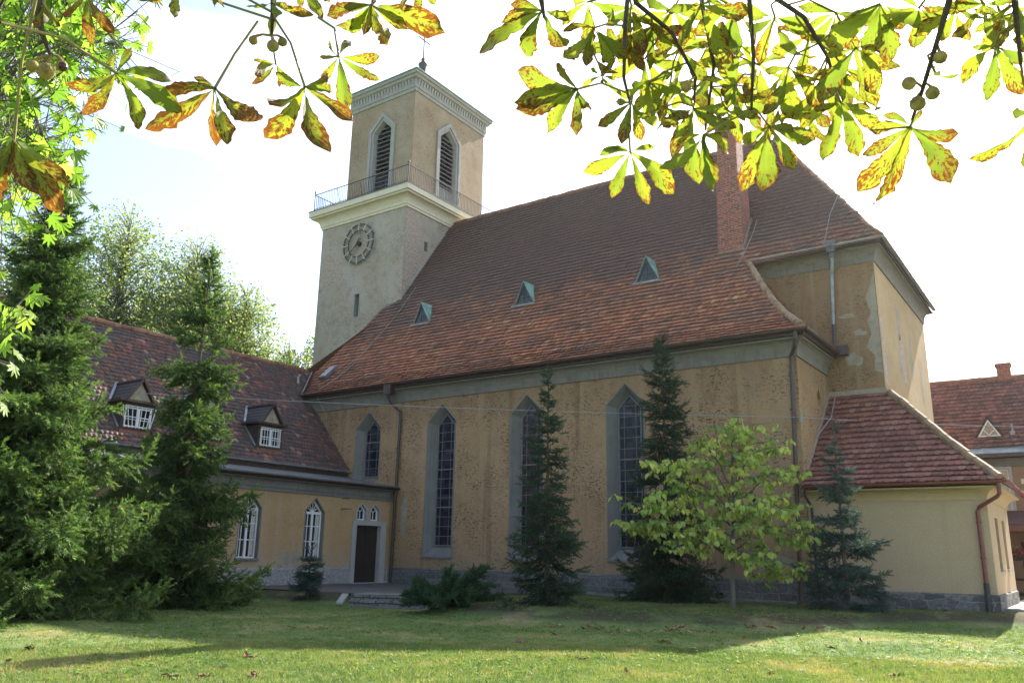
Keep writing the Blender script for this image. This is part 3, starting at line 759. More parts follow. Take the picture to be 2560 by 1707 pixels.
for F, o in ((TS2, bel_s), (TE2, bel_e)):
    mb = MB(); out = inset(o, -.38); out[0] = (out[0][0], 22.42); out[1] = (out[1][0], 22.42)
    mid = inset(o, -.16); mid[0] = (mid[0][0], 22.42); mid[1] = (mid[1][0], 22.42)
    ring(mb, F, out, mid, -.10); reveal(mb, F, out, out, .0, -.10); reveal(mb, F, mid, mid, -.10, -.02); ring(mb, F, mid, o, -.02)
    inn = inset(o, .07); reveal(mb, F, o, inn, -.02, .30)
    w = mb.build('belfry_window', M['tower_stone'], church)
    bk = MB(); bk.poly([F(*p, .75) for p in o]); bk.build('dark_opening', M['dark'], w)
    lv_ = MB()
    for z in np.arange(23.35 if F is TS2 else 24.15, 27.75, .30):
        ww = width_at(inn, z + .05)
        if not ww: continue
        a, b = ww
        P = [F(a, z + .14, .55), F(b, z + .14, .55), F(b, z - .07, .16), F(a, z - .07, .16)]
        lv_.prism(P, (0, 0, -.035))
    lv_.build('louvre', M['louvre'], w)
    low = MB()
    if F is TE2:
        low.prism([F(o[0][0] + .05, 22.45, .25), F(o[1][0] - .05, 22.45, .25), F(o[1][0] - .05, 24.0, .25), F(o[0][0] + .05, 24.0, .25)], (-.04, 0, 0))
        for u in np.arange(o[0][0] + .2, o[1][0] - .1, .2): fbar(low, F, (u, 22.5), (u, 24.0), .02, .23, .25)
        low.build('hatch', M['louvre'], w)
    else:
        for u in np.arange(o[0][0] + .12, o[1][0], .17): fbar(low, F, (u, 22.45), (u, 23.25), .03, .2, .24)
        for v in np.arange(22.6, 23.3, .2): fbar(low, F, (o[0][0], v), (o[1][0], v), .03, .21, .25)
        low.build('lattice', M['lead'], w)
rect = [(-38.05, 41.4), (-38.05, 32.9), (-31, 32.9), (-31, 41.4)]
mb = MB()
mb.sweep(rect, [(0, 21.18), (.07, 21.18), (.07, 21.30), (.12, 21.34)] + cove(.12, 21.34, .52, 21.82, 5) + [(.56, 21.84), (.56, 21.92), (.66, 21.95), (.66, 22.30), (-1.6, 22.40)], closed=True)
mb.build('balcony', M['cream'], church)
mb = MB(); mb.sweep(rect, [(.64, 22.305), (.70, 22.30), (.70, 22.34), (.3, 22.38)], closed=True); mb.build('balcony_edge', M['zinc_dark'], church)
mb = MB()
o = .50; x0, x1, y0, y1 = -38.05 - o + .1, -31 + o, 32.9 - o, 41.4 + o
cs = [(x0, y0), (x1, y0), (x1, y1), (x0, y1)]
for i in range(4):
    a, b = np.array(cs[i]), np.array(cs[(i + 1) % 4]); L = np.linalg.norm(b - a)
    mb.bar((*a, 23.5), (*b, 23.5), .045, .03); mb.bar((*a, 22.52), (*b, 22.52), .03, .02)
    n = int(L / .145)
    for j in range(1, n):
        p = a + (b - a) * j / n; mb.bar((*p, 22.38), (*p, 23.5), .018, .018, (1, 0, 0))
    mb.tube([(*a, 22.3), (*a, 23.6)], .03, 6); mb.lathe((*a, 23.6), [(.03, 0), (.06, .06), (.05, .12), (0.0, .2)], 8)
    for j in (1, 2, 3):
        p = a + (b - a) * j / 4; c = p + (np.array((np.mean([x0, x1]), np.mean([y0, y1]))) - p) * .06; mb.bar((*p, 23.45), (*c, 22.42), .02, .02)
mb.build('railing', M['iron'], church)
rect2 = [(-36.85, 40.6), (-36.85, 33.6), (-31.4, 33.6), (-31.4, 40.6)]
mb = MB()
mb.sweep(rect2, [(0, 29.22), (.06, 29.22), (.06, 29.42), (.12, 29.46), (.12, 29.98), (.26, 30.05), (.30, 30.2), (.40, 30.24), (.40, 30.42), (0, 30.44)], closed=True)
mb.build('tower_cornice', M['tower_stone'], church)
mb = MB()   # sloping teeth under the cornice
for i in range(4):
    a, b = np.array(rect2[i]), np.array(rect2[(i + 1) % 4]); L = np.linalg.norm(b - a); t = (b - a) / L; nrm = np.array((t[1], -t[0])); n = int(L / .25)
    for j in range(n):
        p = a + t * (j + .5) * L / n; q = p + nrm * .12
        s = .075; T = lambda k, o_, z: (p[0] + t[0] * k + nrm[0] * o_, p[1] + t[1] * k + nrm[1] * o_, z)
        mb.poly([T(-s, .125, 29.56), T(s, .125, 29.56), T(s, .22, 29.98), T(-s, .22, 29.98)]); mb.poly([T(-s, .125, 29.56), T(-s, .22, 29.98), T(-s, .12, 29.98)]); mb.poly([T(s, .125, 29.56), T(s, .12, 29.98), T(s, .22, 29.98)])
mb.build('dentil_course', M['tower_stone'], church)
mb = MB(); mb.sweep(rect2, [(.38, 30.43), (.46, 30.43), (.46, 30.50), (.0, 30.56)], closed=True)
c = (-34.1, 37.1, 32.3); r4 = [(-37.3, 33.15, 30.5), (-30.95, 33.15, 30.5), (-30.95, 41.05, 30.5), (-37.3, 41.05, 30.5)]
for i in range(4): mb.poly([r4[i], r4[(i + 1) % 4], c])
mb.build('tower_roof', M['copper'], church)
mb = MB(); c = np.array((-34.1, 37.1, 0.0))
mb.lathe(c, [(.10, 32.2), (.10, 33.0), (.16, 33.05), (.30, 33.75), (.34, 33.8), (.34, 33.88), (.2, 33.95), (.15, 34.1), (.15, 34.3), (.04, 34.4)], 14)
tc = mb.build('tower_finial', M['iron_grey'], church)
mb = MB(); mb.bar(c + (0, 0, 34.3), c + (0, 0, 36.45), .075, .075, (1, 0, 0)); mb.bar(c + (0, -.60, 35.75), c + (0, .62, 35.75), .075, .075); mb.build('cross', M['iron_grey'], tc)
# clock
cx, cz, yk = -34.63, 19.56, 32.74
FK = Face('s', yk)
def ringc(mb, r0, r1, d0, d1, n=48):
    for i in range(n):
        t0, t1 = 2 * math.pi * i / n, 2 * math.pi * (i + 1) / n
        P = lambda r, t, d: FK(cx + r * math.cos(t), cz + r * math.sin(t), d)
        mb.quad(P(r0, t0, d0), P(r1, t0, d0), P(r1, t1, d0), P(r0, t1, d0)); mb.quad(P(r1, t0, d0), P(r1, t0, d1), P(r1, t1, d1), P(r1, t1, d0)); mb.quad(P(r0, t0, d1), P(r0, t0, d0), P(r0, t1, d0), P(r0, t1, d1))
mb = MB(); ringc(mb, 1.18, 1.27, -.03, .03); ringc(mb, .82, .89, -.03, .03)
for t in np.arange(4) * math.pi / 2 + .4: mb.bar(FK(cx + 1.22 * math.cos(t), cz + 1.22 * math.sin(t), 0), FK(cx + 1.22 * math.cos(t), cz + 1.22 * math.sin(t), .17), .04, .04)
ck = mb.build('clock', M['iron_grey'], church)
for i in range(12):
    t = i * math.pi / 6; mb = MB(); s, c_ = math.sin(t), math.cos(t)
    fbar(mb, FK, (cx + .82 * s, cz + .82 * c_), (cx + 1.33 * s, cz + 1.33 * c_), .06, -.055, -.03); mb.build('hour_mark', M['brass'], ck)
def hand(name, ang, pts, mat):
    mb = MB(); t = math.radians(ang); s, c_ = math.sin(t), math.cos(t)
    P = [(cx + r * s + w * c_, cz + r * c_ - w * s) for r, w in pts] + [(cx + r * s - w * c_, cz + r * c_ + w * s) for r, w in pts[::-1]]
    mb.holes(P, [], lambda u, v: FK(u, v, -.09)); mb.holes(P, [], lambda u, v: FK(u, v, -.075)); 
    return mb.build(name, mat, ck)
hand('hour_hand', 19, [(-.3, .05), (0, .08), (.3, .04), (.42, .10), (.55, .03), (.8, .0)], M['iron_grey'])
hand('minute_hand', 228, [(-.35, .05), (0, .05), (.55, .035), (1.0, .05), (1.12, .0)], M['iron_grey'])
mb = MB(); mb.lathe((0, 0, 0), [(0, -.1), (.14, -.06), (.14, .16)], 12); 
mb.v = [(cx + x, yk + z, cz + y) for x, y, z in mb.v]; mb.build('clock_boss', M['iron'], ck)
mb = MB()
for r, a, w in ((.42, 19, .055), (.95, 228, .04)):
    t = math.radians(a); s, c_ = math.sin(t), math.cos(t)
    P = [(cx + (r - .11) * s, cz + (r - .11) * c_), (cx + r * s + w * c_, cz + r * c_ - w * s), (cx + (r + .11) * s, cz + (r + .11) * c_), (cx + r * s - w * c_, cz + r * c_ + w * s)]
    mb.holes(P, [], lambda u, v: FK(u, v, -.10))
mb.build('hand_mark', M['brass'], ck)
# ------------------------------------------------------------------ vestry (low smooth-rendered annex at the chancel)
vestry = empty('vestry', (-5.3, 31, .2), 'low beige rendered vestry with hipped tile roof at the east end of the church', 'annex building')
VS, VE = Face('s', 28.03), Face('e', -2.75)
vw = [[(a, 1.44), (b, 1.44), (b, 2.98), (a, 2.98)] for a, b in ((29.55, 30.38), (31.6, 32.4))]
mb = MB(); mb.holes([(-7.88, -.2), (-2.75, -.2), (-2.75, 3.75), (-7.88, 3.75)], [], VS); mb.holes([(28.03, -.2), (33.9, -.2), (33.9, 3.75), (28.03, 3.75)], vw, VE)
mb.poly([(-2.75, 33.9, -.2), (-5.9, 33.9, -.2), (-5.9, 33.9, 7.5), (-3.6, 33.9, 5.0), (-2.75, 33.9, 4.2)])
for w in vw: reveal(mb, VE, w, w, 0, .28)
mb.build('wall', M['smooth'], vestry)
for w in vw:
    mb = MB(); inn = frame_solid(mb, VE, w, .07, .2, .28); fbar(mb, VE, ((w[0][0] + w[1][0]) / 2, w[0][1]), ((w[0][0] + w[1][0]) / 2, w[2][1]), .06, .2, .26)
    wi = mb.build('window', M['darkwood'], vestry)
    g = MB(); g.poly([VE(*p, .26) for p in w]); g.build('pane', M['glass'], wi); g = MB(); g.box(-2.80, -2.68, w[0][0] - .04, w[1][0] + .04, 1.39, 1.43); g.build('sill', M['slab'], wi)
mb = MB(); mb.sweep([(-7.86, 28.03), (-2.75, 28.03), (-2.75, 33.9)], [(0, -.2), (.05, -.2), (.05, .72), (0, .76)]); mb.build('plinth', M['plinth_rubble'], vestry)
mb = MB(); mb.sweep([(-7.86, 28.03), (-2.75, 28.03), (-2.75, 33.9)], [(0, 3.42), (.025, 3.42), (.025, 3.46)] + cove(.025, 3.46, .34, 3.74, 5) + [(.42, 3.76), (.42, 3.80), (0, 3.82)]); mb.build('cornice', M['smooth_trim'], vestry)
tile_roof('roof', vestry, M['tile_new'], 's', [(27.52, 3.92), (28.3, 4.45), (29.2, 5.15), (31.9, 7.58)], lambda b: -7.9, lambda b: -2.22 - (b - 27.52) * .84, row=.31, tw=.2, seed=21)
tile_roof('roof_end', vestry, M['tile_new'], 'e', [(2.22, 3.92), (2.88, 4.45), (3.64, 5.15), (5.9, 7.58)], lambda b: 27.52 + (b - 2.22) / .84, lambda b: 34.4, row=.31, tw=.2, seed=22)
mb = MB(); ridge_run(mb, [(-2.3, 27.6, 4.02), (-2.88, 28.3, 4.55), (-3.64, 29.2, 5.27), (-5.86, 31.86, 7.68)], .125, .4, seed=12); mb.build('ridge_tiles', M['ridge_yellow'], vestry)
mb = MB(); mb.sweep([(-7.88, 28.03), (-2.75, 28.03), (-2.75, 34.3)], gutter_prof(.56, 3.93, .08)); mb.build('gutter', M['gutter_red'], vestry)
mb = MB(); mb.tube([(-2.35, 27.5, 3.86), (-2.35, 27.5, 3.56), (-2.42, 27.56, 3.48), (-2.95, 27.9, 3.2), (-3.0, 27.93, 3.1), (-3.0, 27.93, 1.05)], .06, 10)
for z in (2.75, 1.75): mb.tube([(-3.0, 27.93, z), (-3.0, 27.93, z + .05)], .08, 10)
vp = mb.build('downpipe', M['gutter_red'], vestry)
mb = MB(); mb.tube([(-3.0, 27.93, 1.08), (-3.0, 27.93, .1)], .075, 10); mb.build('pipe_foot', M['iron'], vp)
mb = MB(); mb.tube([(-7.8, 27.55, 3.86), (-7.8, 27.6, 3.6), (-7.72, 27.9, 3.3), (-7.72, 27.93, 2.0), (-7.72, 27.93, .1)], .045, 8); mb.build('downpipe', M['iron'], vestry)
mb = MB(); mb.bar((-7.9, 31.88, 7.62), (-5.85, 31.88, 7.62), .1, .22); mb.bar((-7.87, 27.9, 4.16), (-7.87, 31.9, 7.66), .06, .07, (0, -.65, .75)); mb.build('flashing', M['cement'], vestry)
mb = MB(); mb.tube([(-7.6, 31.6, 7.5), (-7.55, 30.6, 6.6), (-7.86, 29.6, 5.75)], .02, 5); mb.build('lightning_conductor', M['wire'], vestry)

# ------------------------------------------------------------------ parish wing on the west side
wing = empty('parish_wing', (-30, 18, 0), 'two storey parish wing with dark tiled roof, dormers and white pointed windows', 'house')
WE = Face('e', -26.26)
wy = [(16.45, 17.40), (19.82, 20.77), (22.98, 23.96), (13.2, 14.15), (9.95, 10.9)]
wh = [pointed(a, b, 1.32, 3.17, 3.70) for a, b in wy]
sm = [pointed(a, b, 2.95, 3.38, 3.62) for a, b in ((25.85, 26.37), (26.65, 27.17))]
doorh = [(25.80, .2), (27.27, .2), (27.27, 2.73), (25.80, 2.73)]
mb = MB()
mb.holes([(6, -.3), (28, -.3), (28, 4.0), (6, 4.0)], wh + sm + [doorh], WE)
mb.quad((-26.26, 6, -.3), (-38, 6, -.3), (-38, 6, 4.0), (-26.26, 6, 4.0)); mb.poly([(-29.3, 6, 4.0), (-29.3, 6, 5.3), (-34, 6, 10.7), (-38.7, 6, 5.3), (-38.7, 6, 4.0)][::-1])
mb.quad((-38, 28, -.3), (-38, 6, -.3), (-38, 6, 5.3), (-38, 28, 5.3)); mb.quad((-29.3, 6, 4.0), (-29.3, 28, 4.0), (-29.3, 28, 5.3), (-29.3, 6, 5.3))
mb.build('wall', M['wing'], wing)
mb = MB(); patch(mb, WE, 22.3, 1.15, .55, .5, seed=31); mb.build('cement_patch', M['cement'], wing); mb = MB(); patch(mb, WE, 27.5, 1.6, .12, .6, seed=33); mb.build('cement_patch', M['cement'], wing)
mb = MB(); mb.sweep([(-26.26, 6), (-26.26, 25.55)], [(0, -.3), (.06, -.3), (.06, .93), (0, .97)]); mb.sweep([(-26.26, 27.72), (-26.26, 27.92)], [(0, -.3), (.06, -.3), (.06, .93), (0, .97)]); mb.build('plinth', M['plinth_wing'], wing)
mb = MB(); mb.sweep([(-26.26, 6), (-26.26, 27.98)], [(0, 3.84), (.05, 3.84), (.05, 3.98), (.09, 3.98), (.09, 4.1)] + cove(.09, 4.1, .3, 4.28, 4) + [(.3, 4.32), (0, 4.33)]); mb.build('cornice', M['stone'], wing)
mb = MB(); mb.sweep([(-26.26, 6), (-26.26, 27.95)], [(.0, 4.335), (.38, 4.335), (.38, 4.38), (0, 4.38)]); mb.build('eaves_board', M['darkwood'], wing)
mb = MB(); mb.prism([(-25.86, 6, 4.42), (-25.86, 27.95, 4.42), (-29.2, 27.95, 4.98), (-29.2, 6, 4.98)], (0, 0, .05)); mb.tube([(-25.95, 6, 4.47), (-25.95, 27.9, 4.47)], .05, 6); mb.build('lean_to_roof', M['zinc_dark'], wing)
mb = MB(); mb.sweep([(-26.26, 6), (-26.26, 27.9)], gutter_prof(.45, 4.42, .08)); mb.sweep([(-29.15, 6), (-29.15, 27.85)], [(-.2, 5.0), (.0, 5.0), (.0, 5.2), (-.2, 5.2)]); mb.build('gutter', M['gutter'], wing)
mb = MB(); mb.sweep([(-29.2, 6), (-29.2, 27.9)], gutter_prof(.14, 5.3, .075)); mb.build('upper_gutter', M['zinc'], wing)
def hi_wing(b):
    z = 5.29 + 1.148 * (b - 29.14)
    return float(np.interp(z, [9.2, 9.85, 10.95], [27.6, 28.42, 29.55])) if z > 9.0 else 27.98
tile_roof('roof', wing, M['tile_wing'], 'e', [(29.12, 5.27), (34.0, 10.87)], lambda b: 5.8, hi_wing, row=.25, tw=.19, lift=.055, seed=33, scal=.055)
mb = MB(); mb.poly([(-34, 5.8, 10.85), (-34, 29.3, 10.85), (-39, 29.3, 5.2), (-39, 5.8, 5.2)]); mb.build('rear_roof_slope', M['tile_wing'], wing)
mb = MB(); ridge_run(mb, [(-34, 5.8, 10.9), (-34, 18, 10.9), (-34, 29.2, 10.9)], .14, .4, seed=41); mb.build('ridge_tiles', M['ridge'], wing)
mb = MB(); mb.prism([(-29.75, y + dy, z) for y, dy, z in ()] or [(-29.9, 16.4, 6.12), (-29.9, 18.2, 6.12), (-29.2, 18.2, 5.36), (-29.2, 16.4, 5.36)], (.03, 0, .05)) if False else None
mb.tube([(-33.2, 27.85, 9.95), (-33.2, 27.85, 10.35), (-33.1, 27.85, 10.4)], .06, 6); mb.build('vent_pipe', M['zinc'], wing)
def casement(F, o, parent, spring, d0=.16):
    """white pointed casement: frame, transom at the springing, mullion, bars and fan"""
    mb = MB(); a, b = o[0][0], o[1][0]; mid = (a + b) / 2; zb = o[0][1]; za = o[3][1]
    reveal(mb, F, o, o, 0, .24); rim = inset(o, -.05); rim[0] = (rim[0][0], o[0][1]); rim[1] = (rim[1][0], o[1][1]); ring(mb, F, rim, o, -.006); 
    w = mb.build('window', M['stone'], parent)
    mb = MB(); inn = frame_solid(mb, F, inset(o, .005), .06, d0, d0 + .06)
    fbar(mb, F, (inn[0][0], spring), (inn[1][0], spring), .10, d0 - .02, d0 + .04); fbar(mb, F, (mid, zb), (mid, spring), .10, d0 - .01, d0 + .05)
    for k in (1, 2): 
        z = zb + (spring - zb) * (k / 3 + .04); fbar(mb, F, (inn[0][0], z), (inn[1][0], z), .035, d0 + .01, d0 + .05)
    for s in (-.5, .5): fbar(mb, F, (mid + s * (b - a) * .46, zb + .05), (mid + s * (b - a) * .46, spring), .03, d0 + .01, d0 + .05)
    for t in (35, 62, 90, 118, 145):
        c, s = math.cos(math.radians(t)), math.sin(math.radians(t)); L = (za - spring) * (.86 if t == 90 else .72 if t in (62, 118) else .55)
        fbar(mb, F, (mid + .04 * c, spring + .05), (mid + L * c, spring + .03 + L * s), .028, d0 + .01, d0 + .04)
    mb.build('frame', M['white'], w)
    g = MB(); g.poly([F(*p, d0 + .055) for p in o]); g.build('pane', M['glass'], w)
    c = MB(); 
    for y0, y1 in ((a + .08, a + .2), (b - .2, b - .08)): c.quad(F(y0, zb + .1, d0 + .052), F(y1, zb + .1, d0 + .052), F(y1, spring, d0 + .052), F(y0, spring, d0 + .052))
    c.build('curtain', M['curtain'], w)
    s = MB(); p = F(a, zb, 0); s.box(-26.32, -26.18, a - .06, b + .06, zb - .07, zb - .002); s.build('sill', M['stone'], w)
for o in wh: casement(WE, o, wing, 3.12)
for o in sm:
    mb = MB(); reveal(mb, WE, o, o, 0, .2); ring(mb, WE, inset(o, -.09), o, -.01); reveal(mb, WE, inset(o, -.09), inset(o, -.09), .005, -.01); w = mb.build('window', M['stone_light'], wing)
    mb = MB(); inn = frame_solid(mb, WE, o, .05, .12, .18); mid = (o[0][0] + o[1][0]) / 2; zm = 3.3
    fbar(mb, WE, (mid, o[0][1]), (mid, zm), .03, .12, .16); fbar(mb, WE, (mid, zm), (o[0][0], zm + .2), .03, .12, .16); fbar(mb, WE, (mid, zm), (o[1][0], zm + .2), .03, .12, .16)
    mb.build('frame', M['white'], w); g = MB(); g.poly([WE(*p, .17) for p in o]); g.build('pane', M['glass'], w)
mb = MB(); fo = [(25.56, .2), (27.60, .2), (27.60, 2.9), (25.56, 2.9)]
ring(mb, WE, fo, doorh, -.07); reveal(mb, WE, doorh, doorh, -.07, .25); reveal(mb, WE, fo, fo, .05, -.07); mb.box(-26.26, -25.92, 25.5, 27.66, .12, .36)
dr = mb.build('door', M['stone_light'], wing)
for a, b in ((25.82, 26.525), (26.545, 27.25)):
    mb = MB(); mb.box(-26.46, -26.40, a, b, .36, 2.72); lf = mb.build('door_leaf', M['door'], dr)
mb = MB(); mb.tube([(-26.40, 26.62, 1.35), (-26.34, 26.62, 1.35), (-26.34, 26.72, 1.35)], .014, 6); mb.build('handle', M['iron'], lf)
mb = MB(); mb.bar((-26.26, 24.9, 3.8), (-26.24, 25.3, 3.8), .04, .03); mb.bar((-26.26, 24.88, 3.36), (-25.9, 24.88, 3.36), .05, .03); mb.bar((-25.98, 24.88, 3.36), (-25.98, 25.2, 3.36), .03, .03); mb.build('wall_bracket', M['iron'], wing)
# three gabled dormers
def dormer(y):
    fx = -29.55; F = Face('e', fx)
    rz = lambda x: 5.29 + 1.148 * (-29.14 - x)
    rx = lambda z: -29.14 - (z - 5.29) / 1.148
    mb = MB(); o = [(y - .66, 5.9), (y + .66, 5.9), (y + .66, 6.95), (y - .66, 6.95)]; win = [(y - .54, 6.02), (y + .54, 6.02), (y + .54, 6.76), (y - .54, 6.76)]
    mb.holes(o, [win], F)
    for s in (-1, 1):
        yy = y + s * .66; mb.poly([(fx, yy, 5.7), (fx, yy, 6.95), (rx(6.95), yy, 6.95)])
    mb.prism([(fx + .12, y - .82, 6.95), (fx + .12, y + .82, 6.95), (rx(6.95), y + .82, 6.95), (rx(6.95), y - .82, 6.95)], (0, 0, .09))
    d = mb.build('dormer', M['darkwood'], wing)
    mb = MB(); 
    for s in (-1, 1):
        A, B, C_, D = (fx + .10, y, 7.84), (fx + .10, y + s * .54, 7.04), (rx(7.04), y + s * .54, 7.04), (rx(7.84), y, 7.84)
        n = 5
        for i in range(n):
            t0, t1 = i / n, (i + 1) / n
            L = lambda P, Q, t: np.array(P) + (np.array(Q) - np.array(P)) * t
            dz = np.array((0, 0, .03))
            mb.poly([L(A, B, t1 + .03) + dz, L(D, C_, t1 + .03) + dz, L(D, C_, t0), L(A, B, t0)]); mb.poly([L(A, B, t1 + .03) + dz, L(D, C_, t1 + .03) + dz, L(D, C_, t1), L(A, B, t1)])
    mb.build('roof', M['tile_wing'], d)
    mb = MB(); mb.poly([F(y - .46, 7.04, -.0), F(y + .46, 7.04, -.0), F(y, 7.72, -.0)]); mb.build('gable_boards', M['woodpanel'], d)
    mb = MB()
    for s in (-1, 1): fbar(mb, F, (y + s * .56, 7.02), (y, 7.88), .07, -.13, -.08)
    mb.bar((fx + .1, y, 7.88), (rx(7.84), y, 7.88), .12, .07)
    mb.build('bargeboard', M['darkwood'], d)
    mb = MB(); inn = frame_solid(mb, F, win, .05, -.02, .06); fbar(mb, F, (y, 6.02), (y, 6.76), .10, -.03, .04)
    fbar(mb, F, (y - .5, 6.4), (y + .5, 6.4), .03, -.03, .02)
    mb.build('window_frame', M['white'], d)
    mb = MB()
    for t in np.linspace(-.5, .5, 8): fbar(mb, F, (y + t, 5.98), (y + t + (.0 if y > 22.5 else t * .35), 6.80), .02, -.07, -.05)
    fbar(mb, F, (y - .56, 6.8), (y + .56, 6.8), .025, -.07, -.05); fbar(mb, F, (y - .56, 6.3), (y + .56, 6.3), .02, -.07, -.05)
    mb.build('grille', M['white'], d)
    mb = MB(); mb.poly([F(*p, .055) for p in win]); mb.build('pane', M['glass'], d)
    mb = MB(); mb.prism([F(y - .68, 5.9, -.01), F(y + .68, 5.9, -.01), F(y + .68, 5.72, -.04), F(y - .68, 5.72, -.04)], (-.05, 0, 0)); mb.build('sill', M['redsill'], d)
    mb = MB(); mb.bar((rx(7.9) + .03, y, 7.95), (rx(7.0), y - .6, 7.12), .10, .05); mb.bar((rx(6.95), y - .7, 7.05), (rx(5.9) + .05, y - .68, 5.98), .10, .04); mb.build('flashing', M['zinc'], d)
for y in (23.5, 20.38, 17.26, 14.1, 10.95): dormer(y)

# ------------------------------------------------------------------ house behind the church
house = empty('background_house', (3, 50, 0), 'brown plastered house with red tile roof standing behind the vestry', 'house')
HS = Face('s', 46.0)
hw = [[(a, 3.95), (b, 3.95), (b, 5.98), (a, 5.98)] for a, b in ((-4.6, -3.45), (-1.4, -.25), (2.0, 3.15), (5.4, 6.55), (8.8, 9.95))]
hd = [(-3.35, .2), (-2.2, .2), (-2.2, 2.6), (-3.35, 2.6)]
mb = MB(); mb.holes([(-16, -.3), (16, -.3), (16, 6.9), (-16, 6.9)], hw + [hd], HS); mb.quad((16, 46, -.3), (16, 54, -.3), (16, 54, 6.9), (16, 46, 6.9)); mb.quad((-16, 54, -.3), (-16, 46, -.3), (-16, 46, 6.9), (-16, 54, 6.9)); mb.quad((16, 54, -.3), (-16, 54, -.3), (-16, 54, 6.9), (16, 54, 6.9))
for w in hw + [hd]: reveal(mb, HS, w, w, 0, .2)
mb.build('wall', plaster('house_plaster', (.27, .165, .105), (.32, .2, .13), (.2, .125, .085), (.27, .22, .17), .3, splash=False, amount=.3), house)
for w in hw:
    mb = MB(); ring(mb, HS, inset(w, -.14), w, -.03); reveal(mb, HS, inset(w, -.14), inset(w, -.14), .01, -.03); mb.box(w[0][0] - .2, w[1][0] + .2, 45.85, 46.0, w[0][1] - .16, w[0][1] - .06); wi = mb.build('window', M['stone_light'], house)
    mb = MB(); inn = frame_solid(mb, HS, w, .07, .1, .18); mid = (w[0][0] + w[1][0]) / 2; fbar(mb, HS, (mid, w[0][1]), (mid, w[2][1]), .09, .09, .16); fbar(mb, HS, (w[0][0], 5.35), (w[1][0], 5.35), .06, .09, .16); fbar(mb, HS, (w[0][0], 4.65), (w[1][0], 4.65), .03, .1, .16)
    mb.build('frame', M['white'], wi); mb = MB(); mb.poly([HS(*p, .17) for p in w]); mb.build('pane', M['curtain'], wi)
mb = MB(); mb.poly([HS(*p, .15) for p in hd]); mb.build('door', M['darkwood'], house)
tile_roof('roof', house, M['tile_far'], 's', [(45.7, 7.0), (49.17, 10.93)], lambda b: -16.3, lambda b: 16.3, row=.29, tw=.2, seed=51)
mb = MB(); mb.poly([(-16.3, 49.17, 10.9), (16.3, 49.17, 10.9), (16.3, 54.4, 6.9), (-16.3, 54.4, 6.9)][::-1]); mb.build('rear_roof_slope', M['tile_far'], house)
mb = MB(); ridge_run(mb, [(-16, 49.17, 10.98), (16, 49.17, 10.98)], .12, .4, seed=52); mb.build('ridge_tiles', M['ridge'], house)
mb = MB(); mb.prism([(-16.3, 45.35, 6.68), (16.3, 45.35, 6.68), (16.3, 45.85, 7.12), (-16.3, 45.85, 7.12)], (0, .02, .03)); mb.build('eaves_flashing', M['zinc'], house)
mb = MB(); mb.box(-16.3, 16.3, 45.35, 46.0, 6.5, 6.66); mb.build('eaves_board', M['gutter'], house)
mb = MB(); mb.box(-16.0, 16.0, 45.9, 46.0, 6.1, 6.48); mb.build('cornice', M['frieze'], house)
mb = MB(); mb.box(-3.62, -3.0, 49.0, 49.5, 10.6, 11.55); mb.box(-3.68, -2.94, 48.95, 49.55, 11.55, 11.72); mb.build('chimney', M['brick_red'], house)
for x in (-4.06, 6.0):
    mb = MB(); FS = Face('s', 46.18); tri = [(x - .50, 7.58), (x + .50, 7.58), (x, 8.42)]
    mb.poly([(x - .68, 46.14, 7.5), (x, 46.08, 8.6), (x, 47.1, 8.6)]); mb.poly([(x + .68, 46.14, 7.5), (x, 47.1, 8.6), (x, 46.08, 8.6)]); mb.box(x - .62, x + .62, 46.06, 46.2, 7.46, 7.56)
    for s in (-1, 1): fbar(mb, FS, (x + s * .62, 7.5), (x, 8.55), .08, -.06, .0)
    d = mb.build('dormer', M['darkwood'], house); mb = MB(); inn = frame_solid(mb, FS, tri, .06, -.03, .02)
    for q in (((x - .27, 7.95), (x + .05, 7.6)), ((x + .27, 7.95), (x - .05, 7.6))): fbar(mb, FS, q[0], q[1], .035, -.03, .0)
    mb.build('frame', M['white'], d); mb = MB(); mb.poly([FS(*p, .01) for p in tri]); mb.build('pane', M['woodpanel'], d)
mb = MB(); mb.box(-3.18, -2.98, 46.2, 46.35, 7.6, 7.8); mb.tube([(-3.08, 46.28, 7.7), (-3.08, 46.2, 8.15)], .05, 6); mb.build('roof_vent', M['zinc'], house)
mb = MB(); mb.box(-2.98, -2.70, 45.97, 46.0, 5.26, 5.5); mb.build('wall_plaque', M['cream'], house)
# porch
mb = MB(); mb.prism([(-3.9, 43.4, 3.25), (1.6, 43.4, 3.25), (1.6, 46.0, 3.95), (-3.9, 46.0, 3.95)], (0, 0, .08))
pr = mb.build('porch_roof', M['tile_far'], house)
mb = MB(); mb.box(-3.95, 1.65, 43.35, 43.5, 3.0, 3.24); mb.build('fascia', M['gutter_red'], pr)
for x in (-3.7, -1.0, 1.4):
    mb = MB(); mb.box(x - .08, x + .08, 43.5, 43.66, .2, 3.1); mb.build('porch_post', M['darkwood'], house)
mb = MB(); mb.box(-3.7, 1.4, 43.52, 43.62, .9, 1.0); mb.box(-3.7, 1.4, 43.52, 43.62, .35, .42); mb.build('porch_rail', M['darkwood'], house)
